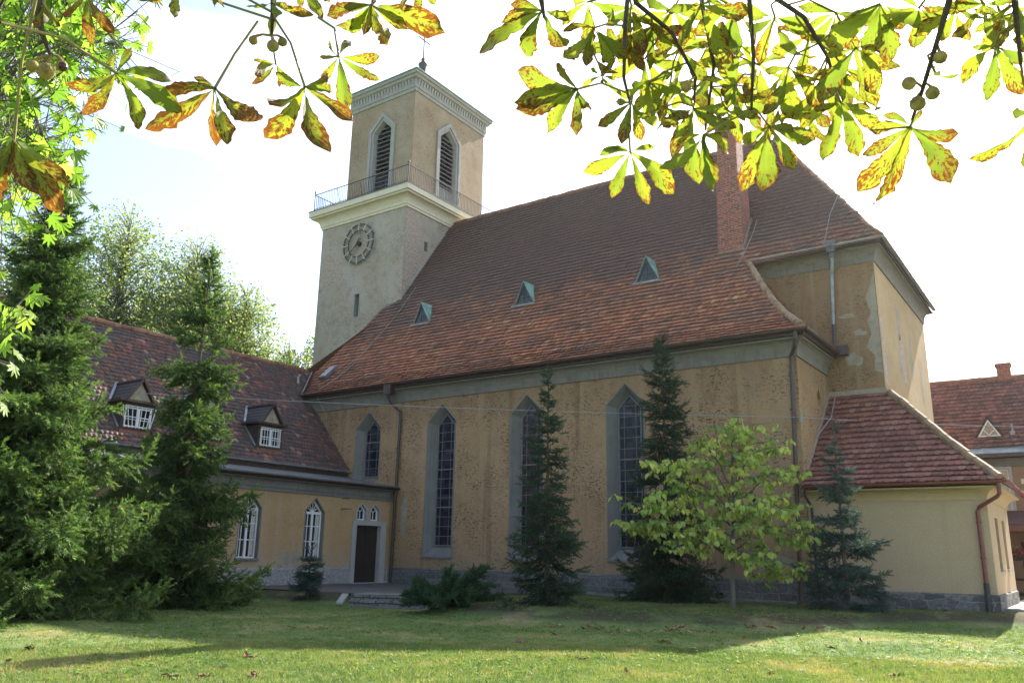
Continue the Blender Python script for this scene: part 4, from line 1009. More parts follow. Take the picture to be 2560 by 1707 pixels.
# geraniums hanging on the porch rail
def geranium(x, y, z, label, seed):
    rg = np.random.default_rng(seed)
    g = empty('geranium_box', (x, y, z), label, 'flower box', 'geranium boxes on the porch')
    mb = MB(); mb.prism([(x - .4, y - .12, z + .22), (x + .4, y - .12, z + .22), (x + .36, y - .09, z), (x - .36, y - .09, z)][::-1], (0, .22, 0)); mb.build('planter', M['darkwood'], g)
    for nm, n, mt in (('foliage', 260, M['leaf_dark']), ('blossom', 170, M['geranium'])):
        mb = MB()
        for i in range(n):
            c = np.array((x, y, z + .3)) + rg.normal(0, (.26, .13, .15)); a = rg.normal(0, 1, 3); a /= np.linalg.norm(a); b = np.cross(a, rg.normal(0, 1, 3)); b /= np.linalg.norm(b); r = rg.uniform(.03, .055)
            mb.poly([c + a * r, c + b * r, c - a * r, c - b * r])
        mb.build(nm, mt, g)
M['leaf_dark'] = plain('geranium_leaf', (.05, .10, .03), .6, .3, 9)
M['geranium'] = plain('red_petal', (.55, .03, .05), .6, .3, 9)
geranium(-3.35, 43.3, 1.75, 'upper box of red geraniums hanging on the porch', 1)
geranium(-2.55, 43.3, 1.15, 'lower box of red geraniums on the porch rail', 2)

# ------------------------------------------------------------------ ground
def ss(a, b, x):
    t = np.clip((x - a) / (b - a), 0, 1); return t * t * (3 - 2 * t)
_fx = [-60, -26, -21, -19.8, -17.4, -15.5, -13.0, -10.7, -8.5, -7.2, -5.6, -4.4, -3.2, 3, 60]
_fy = [20, 17.5, 17.8, 19.0, 19.6, 17.9, 17.3, 17.5, 18.4, 19.4, 21.6, 24.3, 25.6, 26.5, 26]
def ground(x, y):
    f = np.interp(x, _fx, _fy)
    z = .30 * ss(f, f + 1.9, y)
    z = z + .025 * np.sin(x * .7 + 1) * np.sin(y * .55) + .012 * np.sin(x * 2.1) * np.sin(y * 1.7 + x)
    return z * (1 - ss(45, 70, np.hypot(x, y)))
gx = np.concatenate([[-900, -400, -160, -90, -60], np.arange(-42, 16, .3), [18, 22, 30, 60, 120, 300, 900]])
gy = np.concatenate([[-600, -200, -60, -20, -8], np.arange(-4, 34, .3), [38, 46, 60, 90, 160, 400, 900]])
GX, GY = np.meshgrid(gx, gy); GZ = ground(GX, GY)
V = np.stack([GX, GY, GZ], -1).reshape(-1, 3); nx, ny = len(gx), len(gy)
I = (np.arange(ny - 1)[:, None] * nx + np.arange(nx - 1)[None]).reshape(-1)
m = Mat('lawn_soil', .95, .1); p = m.pos()
lawn = m.ramp(m.noise(.45, 6, m.map(p, loc=(3, 1, 0)), .65), [(.36, (.08, .13, .042)), (.52, (.12, .165, .055)), (.66, (.23, .20, .10))])
lawn = m.mix(.5, lawn, m.ramp(m.noise(9, 5, p, .75), [(.3, .2), (.7, .85)]), 'OVERLAY')
sx = m.sep(p)
bank = m.math('MULTIPLY', m.step(sx[1], 17.2, 18.6), m.step(m.noise(.8, 5, p, .6), .30, .50))
near = m.math('MULTIPLY', m.step(sx[2], .05, .14), bank)
lawn = m.mix(m.math('MULTIPLY', near, .85), lawn, m.ramp(m.noise(6, 5, p, .7), [(.3, (.028, .023, .016)), (.7, (.068, .054, .038))]))
m.color(lawn); m.bump(m.noise(60, 4, p, .7), .6, .03)
M['lawn'] = m.m
F4 = np.stack([I, I + 1, I + nx + 1, I + nx], 1)
gr = np_mesh('ground', V, F4, M['lawn'], smooth=True, root=(0, 0, 0)); tag(gr, kind='structure', label='dry patchy lawn rising to a low bank before the church', cat='ground')
def sheet(name, pts, mat, h, label, cat):
    """a paved sheet that follows the ground"""
    mb = MB(); P = [np.array(p, float) for p in pts]
    n, k = 14, 8
    G = [[(P[0] * (1 - s) + P[1] * s) * (1 - t) + (P[3] * (1 - s) + P[2] * s) * t for s in np.linspace(0, 1, n)] for t in np.linspace(0, 1, k)]
    Z = lambda q: (q[0], q[1], h(q[0], q[1]))
    for j in range(k - 1):
        for i in range(n - 1): mb.quad(Z(G[j][i]), Z(G[j][i + 1]), Z(G[j + 1][i + 1]), Z(G[j + 1][i]))
    o = mb.build(name, mat); tag(o, label, cat, kind='structure'); return o
sheet('terrace', [(-26.2, 19.5), (-18.2, 19.95), (-16.2, 27.9), (-26.2, 27.9)], M['asphalt'], lambda x, y: .335, 'dark asphalt terrace in front of the plank door', 'terrace')
sheet('gravel_strip', [(-16.1, 26.7), (-8.0, 26.7), (-8.0, 27.95), (-16.1, 27.95)], M['asphalt'], lambda x, y: float(ground(x, y)) + .03, 'dark gravel strip at the foot of the church wall', 'path')
sheet('paved_path', [(-2.9, 28.6), (9, 29.5), (9, 45.9), (-2.9, 45.9)], M['paving'], lambda x, y: float(ground(x, y)) + .03, 'pale sunlit paving beside the vestry', 'path')
mb = MB()
for x in np.arange(-16.0, -3.2, 1.0):
    if x > -8.6: continue
    z = float(ground(x + .5, 26.6)); mb.box(x, x + .985, 26.58, 26.68, z - .1, z + .07)
for x in np.arange(-2.9, 8, 1.0):
    z = float(ground(x + .5, 28.5)); mb.box(x, x + .985, 28.42, 28.54, z - .1, z + .06)
kb = mb.build('kerb', M['kerb']); tag(kb, 'thin concrete kerb edging the strip along the church wall', 'kerb', kind='structure')
# stone steps up to the terrace
st = empty('stone_steps', (-18.7, 19.6, 0), 'low mossy granite steps with two courses leading to the terrace', 'steps')
a, b = np.array((-19.55, 19.18)), np.array((-17.0, 20.15)); t = (b - a) / np.linalg.norm(b - a); nrm = np.array((t[1], -t[0]))
for i, (z0, z1, o) in enumerate(((.19, .36, .0), (.03, .19, .14), (-.1, .03, .36))):
    mb = MB(); A, B = a + nrm * (o - .0), b + nrm * (o - .0); back = -nrm * 1.2
    rg = random.Random(60 + i); L = np.linalg.norm(B - A); s = 0
    while s < L - .05:
        w = min(rg.uniform(.32, .62), L - s); e = rg.uniform(-.015, .015); p, q = A + t * (s + .008) + nrm * e, A + t * (s + w - .008) + nrm * e
        mb.prism([(*p, z0), (*q, z0), (*(q + back), z0), (*(p + back), z0)], (0, 0, z1 - z0 + rg.uniform(-.008, .006))); s += w
    mb.build('step', M['step_stone'], st)
mb = MB(); c = np.array((-19.75, 19.05)); mb.prism([(*(c + t * i + nrm * j), z) for i, j, z in ((-.12, .26, .04), (.1, .26, .04), (.1, -.16, .30), (-.12, -.16, .30))], (0, 0, .06)); sb = mb.build('ramp_slab', M['slab']); tag(sb, 'pale tilted concrete slab at the left end of the stone steps', 'slab')
# overhead cable
mb = MB()
def sag(a, b, s, n=24):
    a, b = np.array(a, float), np.array(b, float); return [a + (b - a) * t + (0, 0, -4 * s * t * (1 - t)) for t in np.linspace(0, 1, n)]
mb.tube(sag((-29.5, 16.9, 7.30), (-7.88, 27.8, 6.22), .12), .012, 5); mb.tube(sag((-7.88, 27.8, 6.22), (0.5, 45.8, 7.7), .12), .012, 5)
cb = mb.build('overhead_cable', M['wire']); tag(cb, 'thin pale cable strung across the church from wing to house', 'cable')
mb = MB(); mb.lathe((-7.86, 27.86, 6.05), [(.0, 0), (.06, 0), (.06, .12), (.04, .16), (.06, .2), (.06, .3), (0, .32)], 8); ib = mb.build('cable_insulator', M['slab']); tag(ib, 'small pale insulator on the church corner holding the cable', 'insulator')
# ------------------------------------------------------------------ vegetation
def leafmat(name, ramp, tr=.45, trcol=None, rough=.65, spec=.18):
    m = Mat(name, rough, spec); r = m.attr('rnd'); c = m.ramp(r, ramp)
    c = m.mix(.4, c, m.ramp(m.noise(3, 4, m.pos()), [(.3, .25), (.7, .8)]), 'OVERLAY')
    m.color(c); t = m.mix(1.0, c, trcol or (1.9, 2.2, .8), 'MULTIPLY'); m.translucent(t, tr); return m.m
def bark(name, a, b, scale=9):
    m = Mat(name, .9, .15); p = m.map(m.pos(), scale=(1, 1, .25)); m.color(m.ramp(m.noise(scale, 6, p, .7), [(.3, a), (.7, b)])); m.bump(m.noise(scale * 2, 5, p, .7), .7, .02); return m.m
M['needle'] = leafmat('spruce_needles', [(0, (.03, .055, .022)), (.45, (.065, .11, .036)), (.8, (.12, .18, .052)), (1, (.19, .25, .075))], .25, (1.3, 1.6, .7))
M['needle_dark'] = leafmat('dark_spruce_needles', [(0, (.018, .036, .023)), (.6, (.036, .066, .038)), (1, (.07, .115, .06))], .18, (1.3, 1.5, .9))
M['needle_blue'] = leafmat('blue_spruce_needles', [(0, (.025, .05, .045)), (.6, (.055, .095, .08)), (1, (.13, .175, .13))], .15, (1.2, 1.4, 1.1))
M['needle_juniper'] = leafmat('juniper_needles', [(0, (.02, .045, .026)), (.6, (.04, .085, .04)), (1, (.065, .12, .05))], .2, (1.3, 1.5, .8))
M['bark'] = bark('spruce_bark', (.07, .05, .04), (.15, .115, .09))
M['bark_grey'] = bark('grey_bark', (.08, .07, .06), (.17, .155, .135))
M['bark_birch'] = bark('birch_bark', (.12, .11, .10), (.62, .60, .56), 4)
M['birch'] = leafmat('birch_leaves', [(0, (.13, .18, .065)), (.5, (.20, .255, .095)), (.85, (.29, .32, .13)), (1, (.40, .36, .15))], .5, (1.3, 1.4, .9))
M['maple'] = leafmat('maple_leaves', [(0, (.07, .13, .025)), (.6, (.13, .21, .04)), (1, (.24, .30, .08))], .55, (1.9, 2.15, .85), .4)
M['catalpa'] = leafmat('catalpa_leaves', [(0, (.12, .19, .055)), (.5, (.29, .37, .095)), (.8, (.46, .48, .14)), (.93, (.54, .46, .14)), (1, (.26, .19, .09))], .4, (1.6, 1.8, .7), .5)

def scatter(pv, pf, X, puv=None):
    """copies of a small prototype: X is (N,3,4)"""
    N, n = len(X), len(pv)
    V = np.einsum('nij,kj->nki', X[:, :, :3], pv) + X[:, None, :, 3]
    F = pf[None] + (np.arange(N) * n)[:, None, None]
    uv = None if puv is None else np.tile(puv, (N, 1))
    return V.reshape(-1, 3), F.reshape(-1, pf.shape[1]), uv
def frames(P, D, S, rg, up=None, W=None):
    """transforms with x axis along D, scaled by S (length) and W (width)"""
    D = D / np.linalg.norm(D, axis=1, keepdims=True)
    if up is None:
        r = rg.normal(0, 1, D.shape)
    else: r = up
    y = np.cross(r, D); y /= np.linalg.norm(y, axis=1, keepdims=True) + 1e-9; z = np.cross(D, y)
    S = np.broadcast_to(S, len(P)); W = S if W is None else np.broadcast_to(W, len(P))
    X = np.empty((len(P), 3, 4)); X[:, :, 0] = D * S[:, None]; X[:, :, 1] = y * W[:, None]; X[:, :, 2] = z * W[:, None]; X[:, :, 3] = P
    return X
def tubes_np(segs, sides=4):
    """many straight tapered tubes: (p0, p1, r0, r1)"""
    P0 = np.array([s[0] for s in segs]); P1 = np.array([s[1] for s in segs]); R0 = np.array([s[2] for s in segs]); R1 = np.array([s[3] for s in segs])
    D = P1 - P0; D /= np.linalg.norm(D, axis=1, keepdims=True) + 1e-9
    h = np.where(np.abs(D[:, 2:3]) > .9, np.array([[1., 0, 0]]), np.array([[0, 0, 1.]])); x = np.cross(D, h); x /= np.linalg.norm(x, axis=1, keepdims=True); y = np.cross(D, x)
    t = np.linspace(0, 2 * np.pi, sides, endpoint=False); c, s = np.cos(t), np.sin(t)
    ringv = x[:, None] * c[None, :, None] + y[:, None] * s[None, :, None]
    V = np.concatenate([P0[:, None] + ringv * R0[:, None, None], P1[:, None] + ringv * R1[:, None, None]], 1)
    a = np.arange(sides); b = (a + 1) % sides; f = np.stack([a, b, b + sides, a + sides], 1)
    F = f[None] + (np.arange(len(segs)) * 2 * sides)[:, None, None]
    return V.reshape(-1, 3), F.reshape(-1, 4)

def needle_proto(n=20, seed=0, spread=.10, ln=.34, w=.05):
    """a shoot of unit length along x bristling with needle blades"""
    rg = np.random.default_rng(seed); V, F = [], []
    for i in range(n):
        t = (i + .5) / n; a = rg.uniform(0, 2 * np.pi) ; L = ln * (1 - .35 * t) * rg.uniform(.8, 1.2)
        d = np.array((.75, math.cos(a) * .75, math.sin(a) * .62)); d /= np.linalg.norm(d)
        p = np.array((t * .95, 0, 0)); s = np.cross(d, rg.normal(0, 1, 3)); s /= np.linalg.norm(s)
        k = len(V); V += [p - s * w, p + s * w, p + d * L]; F.append((k, k + 1, k + 2))
    k = len(V); V += [(0, -.02, 0), (0, .02, 0), (1.0, 0, 0)]; F.append((k, k + 1, k + 2))
    k = len(V); V += [(0, 0, -.02), (0, 0, .02), (1.0, 0, 0)]; F.append((k, k + 1, k + 2))
    return np.array(V, float), np.array(F)

def spruce(name, base, H, prof, label, mat, seed, group=None, cat='spruce tree', whorl=.36, per=6, shoot=.2, dens=1.0, droop=.25, tip=1.0, lean=(0, 0), gap=(), bare=0.0, flat=.35, hang=.3, side=.55, sidestep=.17):
    """prof = [(height fraction, radius)]; branches in whorls, side twigs along them, shoots along those"""
    rg = np.random.default_rng(seed); base = np.array(base, float)
    tree = empty(name, base, label, cat, group)
    hf = [p[0] for p in prof]; hr = [p[1] for p in prof]
    ax = lambda z: base + np.array((lean[0] * z / H, lean[1] * z / H, z))
    segs = []; SP, SD, SS, SR = [], [], [], []
    z = .12 + bare
    while z < H - .45:
        fr = z / H; R = float(np.interp(fr, hf, hr))
        n = max(3, int(round(per * (1 if fr < .75 else .8)))); a0 = rg.uniform(0, 6.28)
        skip = any(g0 < fr < g1 for g0, g1 in gap)
        for i in range(n):
            if skip: break
            az = a0 + i * 2 * np.pi / n + rg.normal(0, .3); zz = z + rg.uniform(-.2, .2); r = R * rg.uniform(.5, 1.18) * (.35 if rg.random() < .06 else 1)
            if r < .08: continue
            o = np.array((math.cos(az), math.sin(az), 0)); m = max(3, int(r / .22) + 2)
            up = .75 * max(0, (fr - .6) / .4) * tip           # young branches near the top point upward
            dr = droop * (1 - fr) * rg.uniform(.3, 1.8)
            pts = []
            for k in range(m + 1):
                t = k / m; pts.append(ax(zz) + o * r * t + np.array((0, 0, r * (up * t - dr * math.sin(t * 2.2) + .22 * t * t * dr + .06 * rg.normal() * t))))
            rb = .012 + .010 * r
            for k in range(m):
                segs.append((pts[k], pts[k + 1], rb * (1 - .8 * k / m), rb * (1 - .8 * (k + 1) / m)))
            # side twigs
            L = 0
            for k in range(m):
                A, B = pts[k], pts[k + 1]; d = B - A; ln = np.linalg.norm(d); d = d / ln; sd = np.cross(d, (0, 0, 1.)); sd /= np.linalg.norm(sd) + 1e-9
                q = int(max(1, round(ln / sidestep * dens * 1.3)))
                for j in range(q):
                    t = (k + (j + rg.random()) / q) / m
                    if t < .05: continue
                    p = A + d * ln * (j + rg.random()) / q
                    for sg in (-1, 1):
                        tl = min(side * r * (1.08 - t) + .10, .62) * rg.uniform(.65, 1.2)
                        dd = d * .75 + sd * sg * rg.uniform(.6, 1.0) + np.array((0, 0, rg.normal(0, flat * .5) - hang * rg.random()))
                        dd /= np.linalg.norm(dd); c = max(1, int(tl / (shoot * .42)))
                        for w in range(c):
                            pp = p + dd * tl * w / c + rg.normal(0, .02, 3)
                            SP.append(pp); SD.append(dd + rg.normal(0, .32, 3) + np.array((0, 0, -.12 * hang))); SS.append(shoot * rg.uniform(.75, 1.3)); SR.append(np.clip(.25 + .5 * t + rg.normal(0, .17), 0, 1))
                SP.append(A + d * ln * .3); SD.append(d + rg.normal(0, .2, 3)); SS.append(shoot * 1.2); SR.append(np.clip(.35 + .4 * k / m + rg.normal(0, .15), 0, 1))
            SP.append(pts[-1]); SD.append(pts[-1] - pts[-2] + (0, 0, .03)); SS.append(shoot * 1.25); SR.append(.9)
        z += whorl * rg.uniform(.75, 1.2) * (1.0 if fr < .8 else .9)
    # leader with a few upright side shoots
    for k in range(4):
        zz = H - .45 + k * .13
        for i in range(3):
            a = rg.uniform(0, 6.28); d = np.array((math.cos(a) * .6, math.sin(a) * .6, .8)); ln = (.34 - k * .07) * (1 + .3 * H / 10)
            segs.append((ax(zz), ax(zz) + d * ln, .008, .004))
            if k < 3: SP.append(ax(zz) + d * ln * .2); SD.append(d); SS.append(ln * .7); SR.append(.4)
    for t in np.arange(max(.2, bare), H * .84, .13):
        a = rg.uniform(0, 6.28); SP.append(ax(t) + np.array((math.cos(a), math.sin(a), 0)) * .06); SD.append(np.array((math.cos(a), math.sin(a), .2 * rg.normal() + .2))); SS.append(shoot * 1.1); SR.append(.2)
    if gap:
        keep = [i for i, p in enumerate(SP) if not any(g0 < (p[2] - base[2]) / H < g1 and np.hypot(*(p - ax(p[2] - base[2]))[:2]) < .35 for g0, g1 in gap)]
        SP, SD, SS, SR = ([q[i] for i in keep] for q in (SP, SD, SS, SR))
    mb = MB(); n = 8; r0 = .015 * H ** .9 * .8 + .02
    mb.tube([ax(-.1 if i == 0 else H * i / n) for i in range(n + 1)], [r0 * (1 - .93 * i / n) for i in range(n + 1)], 8); mb.build('trunk', M['bark'], tree)
    V, F = tubes_np(segs, 3); np_mesh('branches', V, F, M['bark'], tree)
    SP, SD, SS, SR = map(np.array, (SP, SD, SS, SR)); half = rg.random(len(SP)) < .5
    VV, FF, RR = [], [], []; b = 0
    for k in (0, 1):
        pv, pf = needle_proto(20, seed * 2 + k); s = half == bool(k)
        v, f, _ = scatter(pv, pf, frames(SP[s], SD[s], SS[s], rg)); VV.append(v); FF.append(f + b); b += len(v); RR.append(np.repeat(SR[s], len(pf)))
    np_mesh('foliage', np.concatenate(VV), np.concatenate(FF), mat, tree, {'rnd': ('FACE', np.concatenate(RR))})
    return tree

G = lambda x, y: float(ground(np.array(x), np.array(y)))
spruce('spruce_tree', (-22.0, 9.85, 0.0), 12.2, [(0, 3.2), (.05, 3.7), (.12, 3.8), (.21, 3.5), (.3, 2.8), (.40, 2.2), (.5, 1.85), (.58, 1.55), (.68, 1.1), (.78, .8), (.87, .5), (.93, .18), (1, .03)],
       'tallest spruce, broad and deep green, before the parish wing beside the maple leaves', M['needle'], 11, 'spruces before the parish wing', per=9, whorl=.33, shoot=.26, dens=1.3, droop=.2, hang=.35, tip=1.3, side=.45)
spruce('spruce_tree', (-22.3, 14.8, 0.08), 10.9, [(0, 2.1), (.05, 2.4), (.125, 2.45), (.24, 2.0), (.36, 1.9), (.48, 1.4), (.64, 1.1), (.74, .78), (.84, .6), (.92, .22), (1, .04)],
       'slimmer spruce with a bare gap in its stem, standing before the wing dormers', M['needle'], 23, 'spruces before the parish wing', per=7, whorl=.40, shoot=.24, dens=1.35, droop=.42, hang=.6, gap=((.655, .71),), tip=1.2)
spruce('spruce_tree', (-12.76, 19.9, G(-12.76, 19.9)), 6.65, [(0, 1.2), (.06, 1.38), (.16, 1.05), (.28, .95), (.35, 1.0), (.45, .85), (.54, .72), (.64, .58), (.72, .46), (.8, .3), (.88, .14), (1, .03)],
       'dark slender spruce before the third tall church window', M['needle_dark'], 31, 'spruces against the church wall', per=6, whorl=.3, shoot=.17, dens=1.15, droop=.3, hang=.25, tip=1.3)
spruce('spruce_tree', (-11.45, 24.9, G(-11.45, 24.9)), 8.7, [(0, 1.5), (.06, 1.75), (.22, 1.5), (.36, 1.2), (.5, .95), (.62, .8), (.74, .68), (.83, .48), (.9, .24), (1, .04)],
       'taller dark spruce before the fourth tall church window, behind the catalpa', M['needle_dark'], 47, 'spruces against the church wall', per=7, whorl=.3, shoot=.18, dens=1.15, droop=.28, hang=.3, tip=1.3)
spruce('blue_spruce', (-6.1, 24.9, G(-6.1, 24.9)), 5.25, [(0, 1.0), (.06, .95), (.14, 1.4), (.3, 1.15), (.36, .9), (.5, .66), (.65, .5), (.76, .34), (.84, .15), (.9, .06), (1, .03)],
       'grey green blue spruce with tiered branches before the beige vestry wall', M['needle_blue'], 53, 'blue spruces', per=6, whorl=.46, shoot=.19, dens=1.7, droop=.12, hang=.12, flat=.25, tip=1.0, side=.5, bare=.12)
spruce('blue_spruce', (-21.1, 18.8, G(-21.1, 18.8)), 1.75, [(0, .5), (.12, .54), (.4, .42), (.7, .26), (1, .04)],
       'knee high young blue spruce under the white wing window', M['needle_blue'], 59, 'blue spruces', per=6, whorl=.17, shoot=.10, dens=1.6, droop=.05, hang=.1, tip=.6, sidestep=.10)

# spreading juniper by the steps
jb = np.array((-15.75, 19.1, G(-15.75, 19.1)))
jun = empty('juniper_bush', jb, 'low spreading dark green juniper between the stone steps and the slender spruce', 'shrub')
rg = np.random.default_rng(77); segs = []; SP, SD, SS, SR = [], [], [], []
for i in range(95):
    az = rg.uniform(0, 6.28); e = rg.uniform(.2, 1.05); L = rg.uniform(.85, 1.85) * (1.0 if math.cos(az - .6) > -.2 else .75) * (1.15 - .45 * e)
    o = np.array((math.cos(az), math.sin(az), 0)); m = 7; pts = []
    for k in range(m + 1):
        t = k / m; pts.append(jb + o * L * t + np.array((0, 0, L * (e * t * 1.15 - .28 * t * t) + .04)))
    for k in range(m):
        segs.append((pts[k], pts[k + 1], .016 * (1 - .7 * k / m), .014 * (1 - .8 * (k + 1) / m)))
        for j in range(11):
            if k < 1: continue
            d = pts[k + 1] - pts[k]; d /= np.linalg.norm(d); SP.append(pts[k] + (pts[k + 1] - pts[k]) * rg.random()); SD.append(d * .8 + rg.normal(0, .42, 3) + (0, 0, .25)); SS.append(rg.uniform(.12, .24)); SR.append(np.clip(.2 + .6 * k / m + rg.normal(0, .15), 0, 1))
V, F = tubes_np(segs, 4); np_mesh('branches', V, F, M['bark'], jun)
pv, pf = needle_proto(20, 5, ln=.36, w=.06); SP, SD, SS, SR = map(np.array, (SP, SD, SS, SR))
v, f, _ = scatter(pv, pf, frames(SP, SD, SS, rg)); np_mesh('foliage', v, f, M['needle_juniper'], jun, {'rnd': ('FACE', np.repeat(SR, len(pf)))})

# leaf outlines in the unit square: x along, y across
def leaf_proto(outline, cup=.12, bend=.2):
    """fan of triangles left and right of the midrib, cupped along it"""
    o = np.array(outline, float); n = len(o)
    V = [(x, y, abs(y) * cup - bend * x * x) for x, y in o] + [(x, -y, abs(y) * cup - bend * x * x) for x, y in o] + [(x, 0, -bend * x * x) for x, y in o]
    F = []
    for i in range(n - 1):
        F += [(2 * n + i, i, i + 1), (2 * n + i, i + 1, 2 * n + i + 1), (2 * n + i, n + i + 1, n + i), (2 * n + i, 2 * n + i + 1, n + i + 1)]
    return np.array(V, float), np.array(F[::-1])
HEART = leaf_proto([(-.10, .02), (-.14, .22), (.02, .42), (.3, .46), (.55, .34), (.8, .13), (1.0, .0)], .18, .22)
def lobed():
    """five-lobed maple leaf as a fan"""
    tips = [(0, 1.0), (.62, .95), (1.15, .82), (1.9, .62)]; P = []
    for k, (a, r) in enumerate(tips):
        P.append((r * math.cos(a), r * math.sin(a)))
        if k < 3:
            a2 = (a + tips[k + 1][0]) / 2; P.insert(len(P), (.78 * r * math.cos(a + .13), .78 * r * math.sin(a + .13))); P.append((.42 * math.cos(a2), .42 * math.sin(a2))); b = tips[k + 1]; P.append((.76 * b[1] * math.cos(b[0] - .14), .76 * b[1] * math.sin(b[0] - .14)))
    P.append((-.12, .10)); n = len(P)
    V = [(0, 0, 0)] + [(x * .6 + .15, y * .6, -.10 * (x * x + y * y) + .05 * abs(y)) for x, y in P] + [(x * .6 + .15, -y * .6, -.10 * (x * x + y * y) + .05 * abs(y)) for x, y in P]
    F = [(0, 1 + i, 2 + i) for i in range(n - 1)] + [(0, 2 + n + i, 1 + n + i) for i in range(n - 1)]
    return np.array(V, float), np.array(F)
MAPLE = lobed()
def leaves(name, proto, P, D, S, R, mat, parent, rg, up=None):
    v, f, _ = scatter(proto[0], proto[1], frames(np.array(P), np.array(D), np.array(S), rg, up)); return np_mesh(name, v, f, mat, parent, {'rnd': ('FACE', np.repeat(np.array(R), len(proto[1])))})

# catalpa before the church wall
cb_ = np.array((-8.85, 23.5, G(-8.85, 23.5)))
cat = empty('catalpa_tree', cb_, 'small yellow green catalpa with big heart leaves and hanging pods beside the downpipe', 'tree')
rg = np.random.default_rng(91); segs = []; LP, LD, LS, LR = [], [], [], []; pods = []
top = cb_ + np.array((.25, .1, 5.0)); tr = [cb_ + np.array((.02 * i, .01 * i, -.1 + i * .62)) + rg.normal(0, .03, 3) * (i > 0) for i in range(9)]
mb = MB(); mb.tube(tr, [.07 * (1 - .09 * i) for i in range(9)], 8); mb.build('trunk', M['bark_grey'], cat)
right = CR * np.array((1, 1, 0)); right /= np.linalg.norm(right); deep = np.array((-right[1], right[0], 0))
limbs = []
spec = [(1.3, -2.95, 2.15, -.3), (1.5, -2.2, 2.2, -.8), (1.9, -2.3, 3.0, -.7), (1.35, -2.55, 2.35, -.6), (1.3, -1.6, 1.6, -.9), (1.3, 1.8, 1.0, -.4), (1.5, 2.05, 2.2, .1), (1.9, -2.7, 2.75, -.8), (2.1, 1.9, 3.0, .4), (2.2, -1.5, 3.4, -.5), (2.6, -2.1, 3.85, -.7), (2.7, 1.9, 3.9, .1), (2.9, -1.1, 4.1, -.7),
        (3.3, 1.3, 4.7, .0), (3.3, -.9, 4.75, .1), (3.6, .2, 5.15, -.3), (3.8, 1.0, 5.2, .3), (2.0, .5, 2.8, -1.3), (2.4, .2, 3.3, 1.2), (2.9, .6, 4.2, -.9), (1.25, .5, 1.3, -1.2), (1.25, 1.3, .95, .6), (2.3, 1.2, 2.7, -1.0), (1.5, -.9, 2.0, -1.2), (1.8, 1.7, 1.9, -.8)]
for z0, sx_, z1, dy in spec:
    A = cb_ + np.array((.03 * z0, .02 * z0, z0)); B = cb_ + right * sx_ + deep * dy + np.array((0, 0, z1)); m = 7; pts = []
    for k in range(m + 1):
        t = k / m; pts.append(A + (B - A) * t + np.array((0, 0, .25 * math.sin(t * 3.14))) + rg.normal(0, .03, 3) * (k > 0))
    for k in range(m): segs.append((pts[k], pts[k + 1], .03 * (1 - .75 * k / m), .03 * (1 - .75 * (k + 1) / m)))
    twigs = [pts[-1], pts[-1] + rg.normal(0, .12, 3)]
    for k in range(2, m + 1):
        for j in range(2 if k < m - 1 else 4):
            e = pts[k] + rg.normal(0, 1, 3) * (.34, .34, .13) + (0, 0, .03); segs.append((pts[k], e, .009, .004)); twigs.append(e)
    for e in twigs:
        ty = rg.normal(.55, .2)
        for j in range(int(rg.integers(6, 12))):
            a = rg.uniform(0, 6.28); d = np.array((math.cos(a), math.sin(a), -.75 - .6 * rg.random())); p = e + d * rg.uniform(.03, .2) * (1, 1, .7)
            segs.append((e, p, .003, .002)); LP.append(p); LD.append(d + rg.normal(0, .3, 3) + (0, 0, -.3)); LS.append(rg.uniform(.07, .19)); LR.append(np.clip(ty + rg.normal(0, .16), 0, 1))
    if z1 > 1.8:
        for j in range(9): pods.append(pts[-1 - int(rg.integers(0, 2))] + rg.normal(0, .13, 3))
V, F = tubes_np(segs, 4); np_mesh('branches', V, F, M['bark_grey'], cat)
LDn = np.array(LD); up = np.tile((0, 0, 1.0), (len(LP), 1)) + rg.normal(0, .35, (len(LP), 3))
leaves('foliage', HEART, LP, LD, LS, LR, M['catalpa'], cat, rg, up)
V, F = tubes_np([(p, p + np.array((rg.normal(0, .03), rg.normal(0, .03), -rg.uniform(.22, .38))), .006, .003) for p in pods], 4); np_mesh('seed_pods', V, F, plain('dry_pod', (.26, .19, .08), .8, .3), cat)

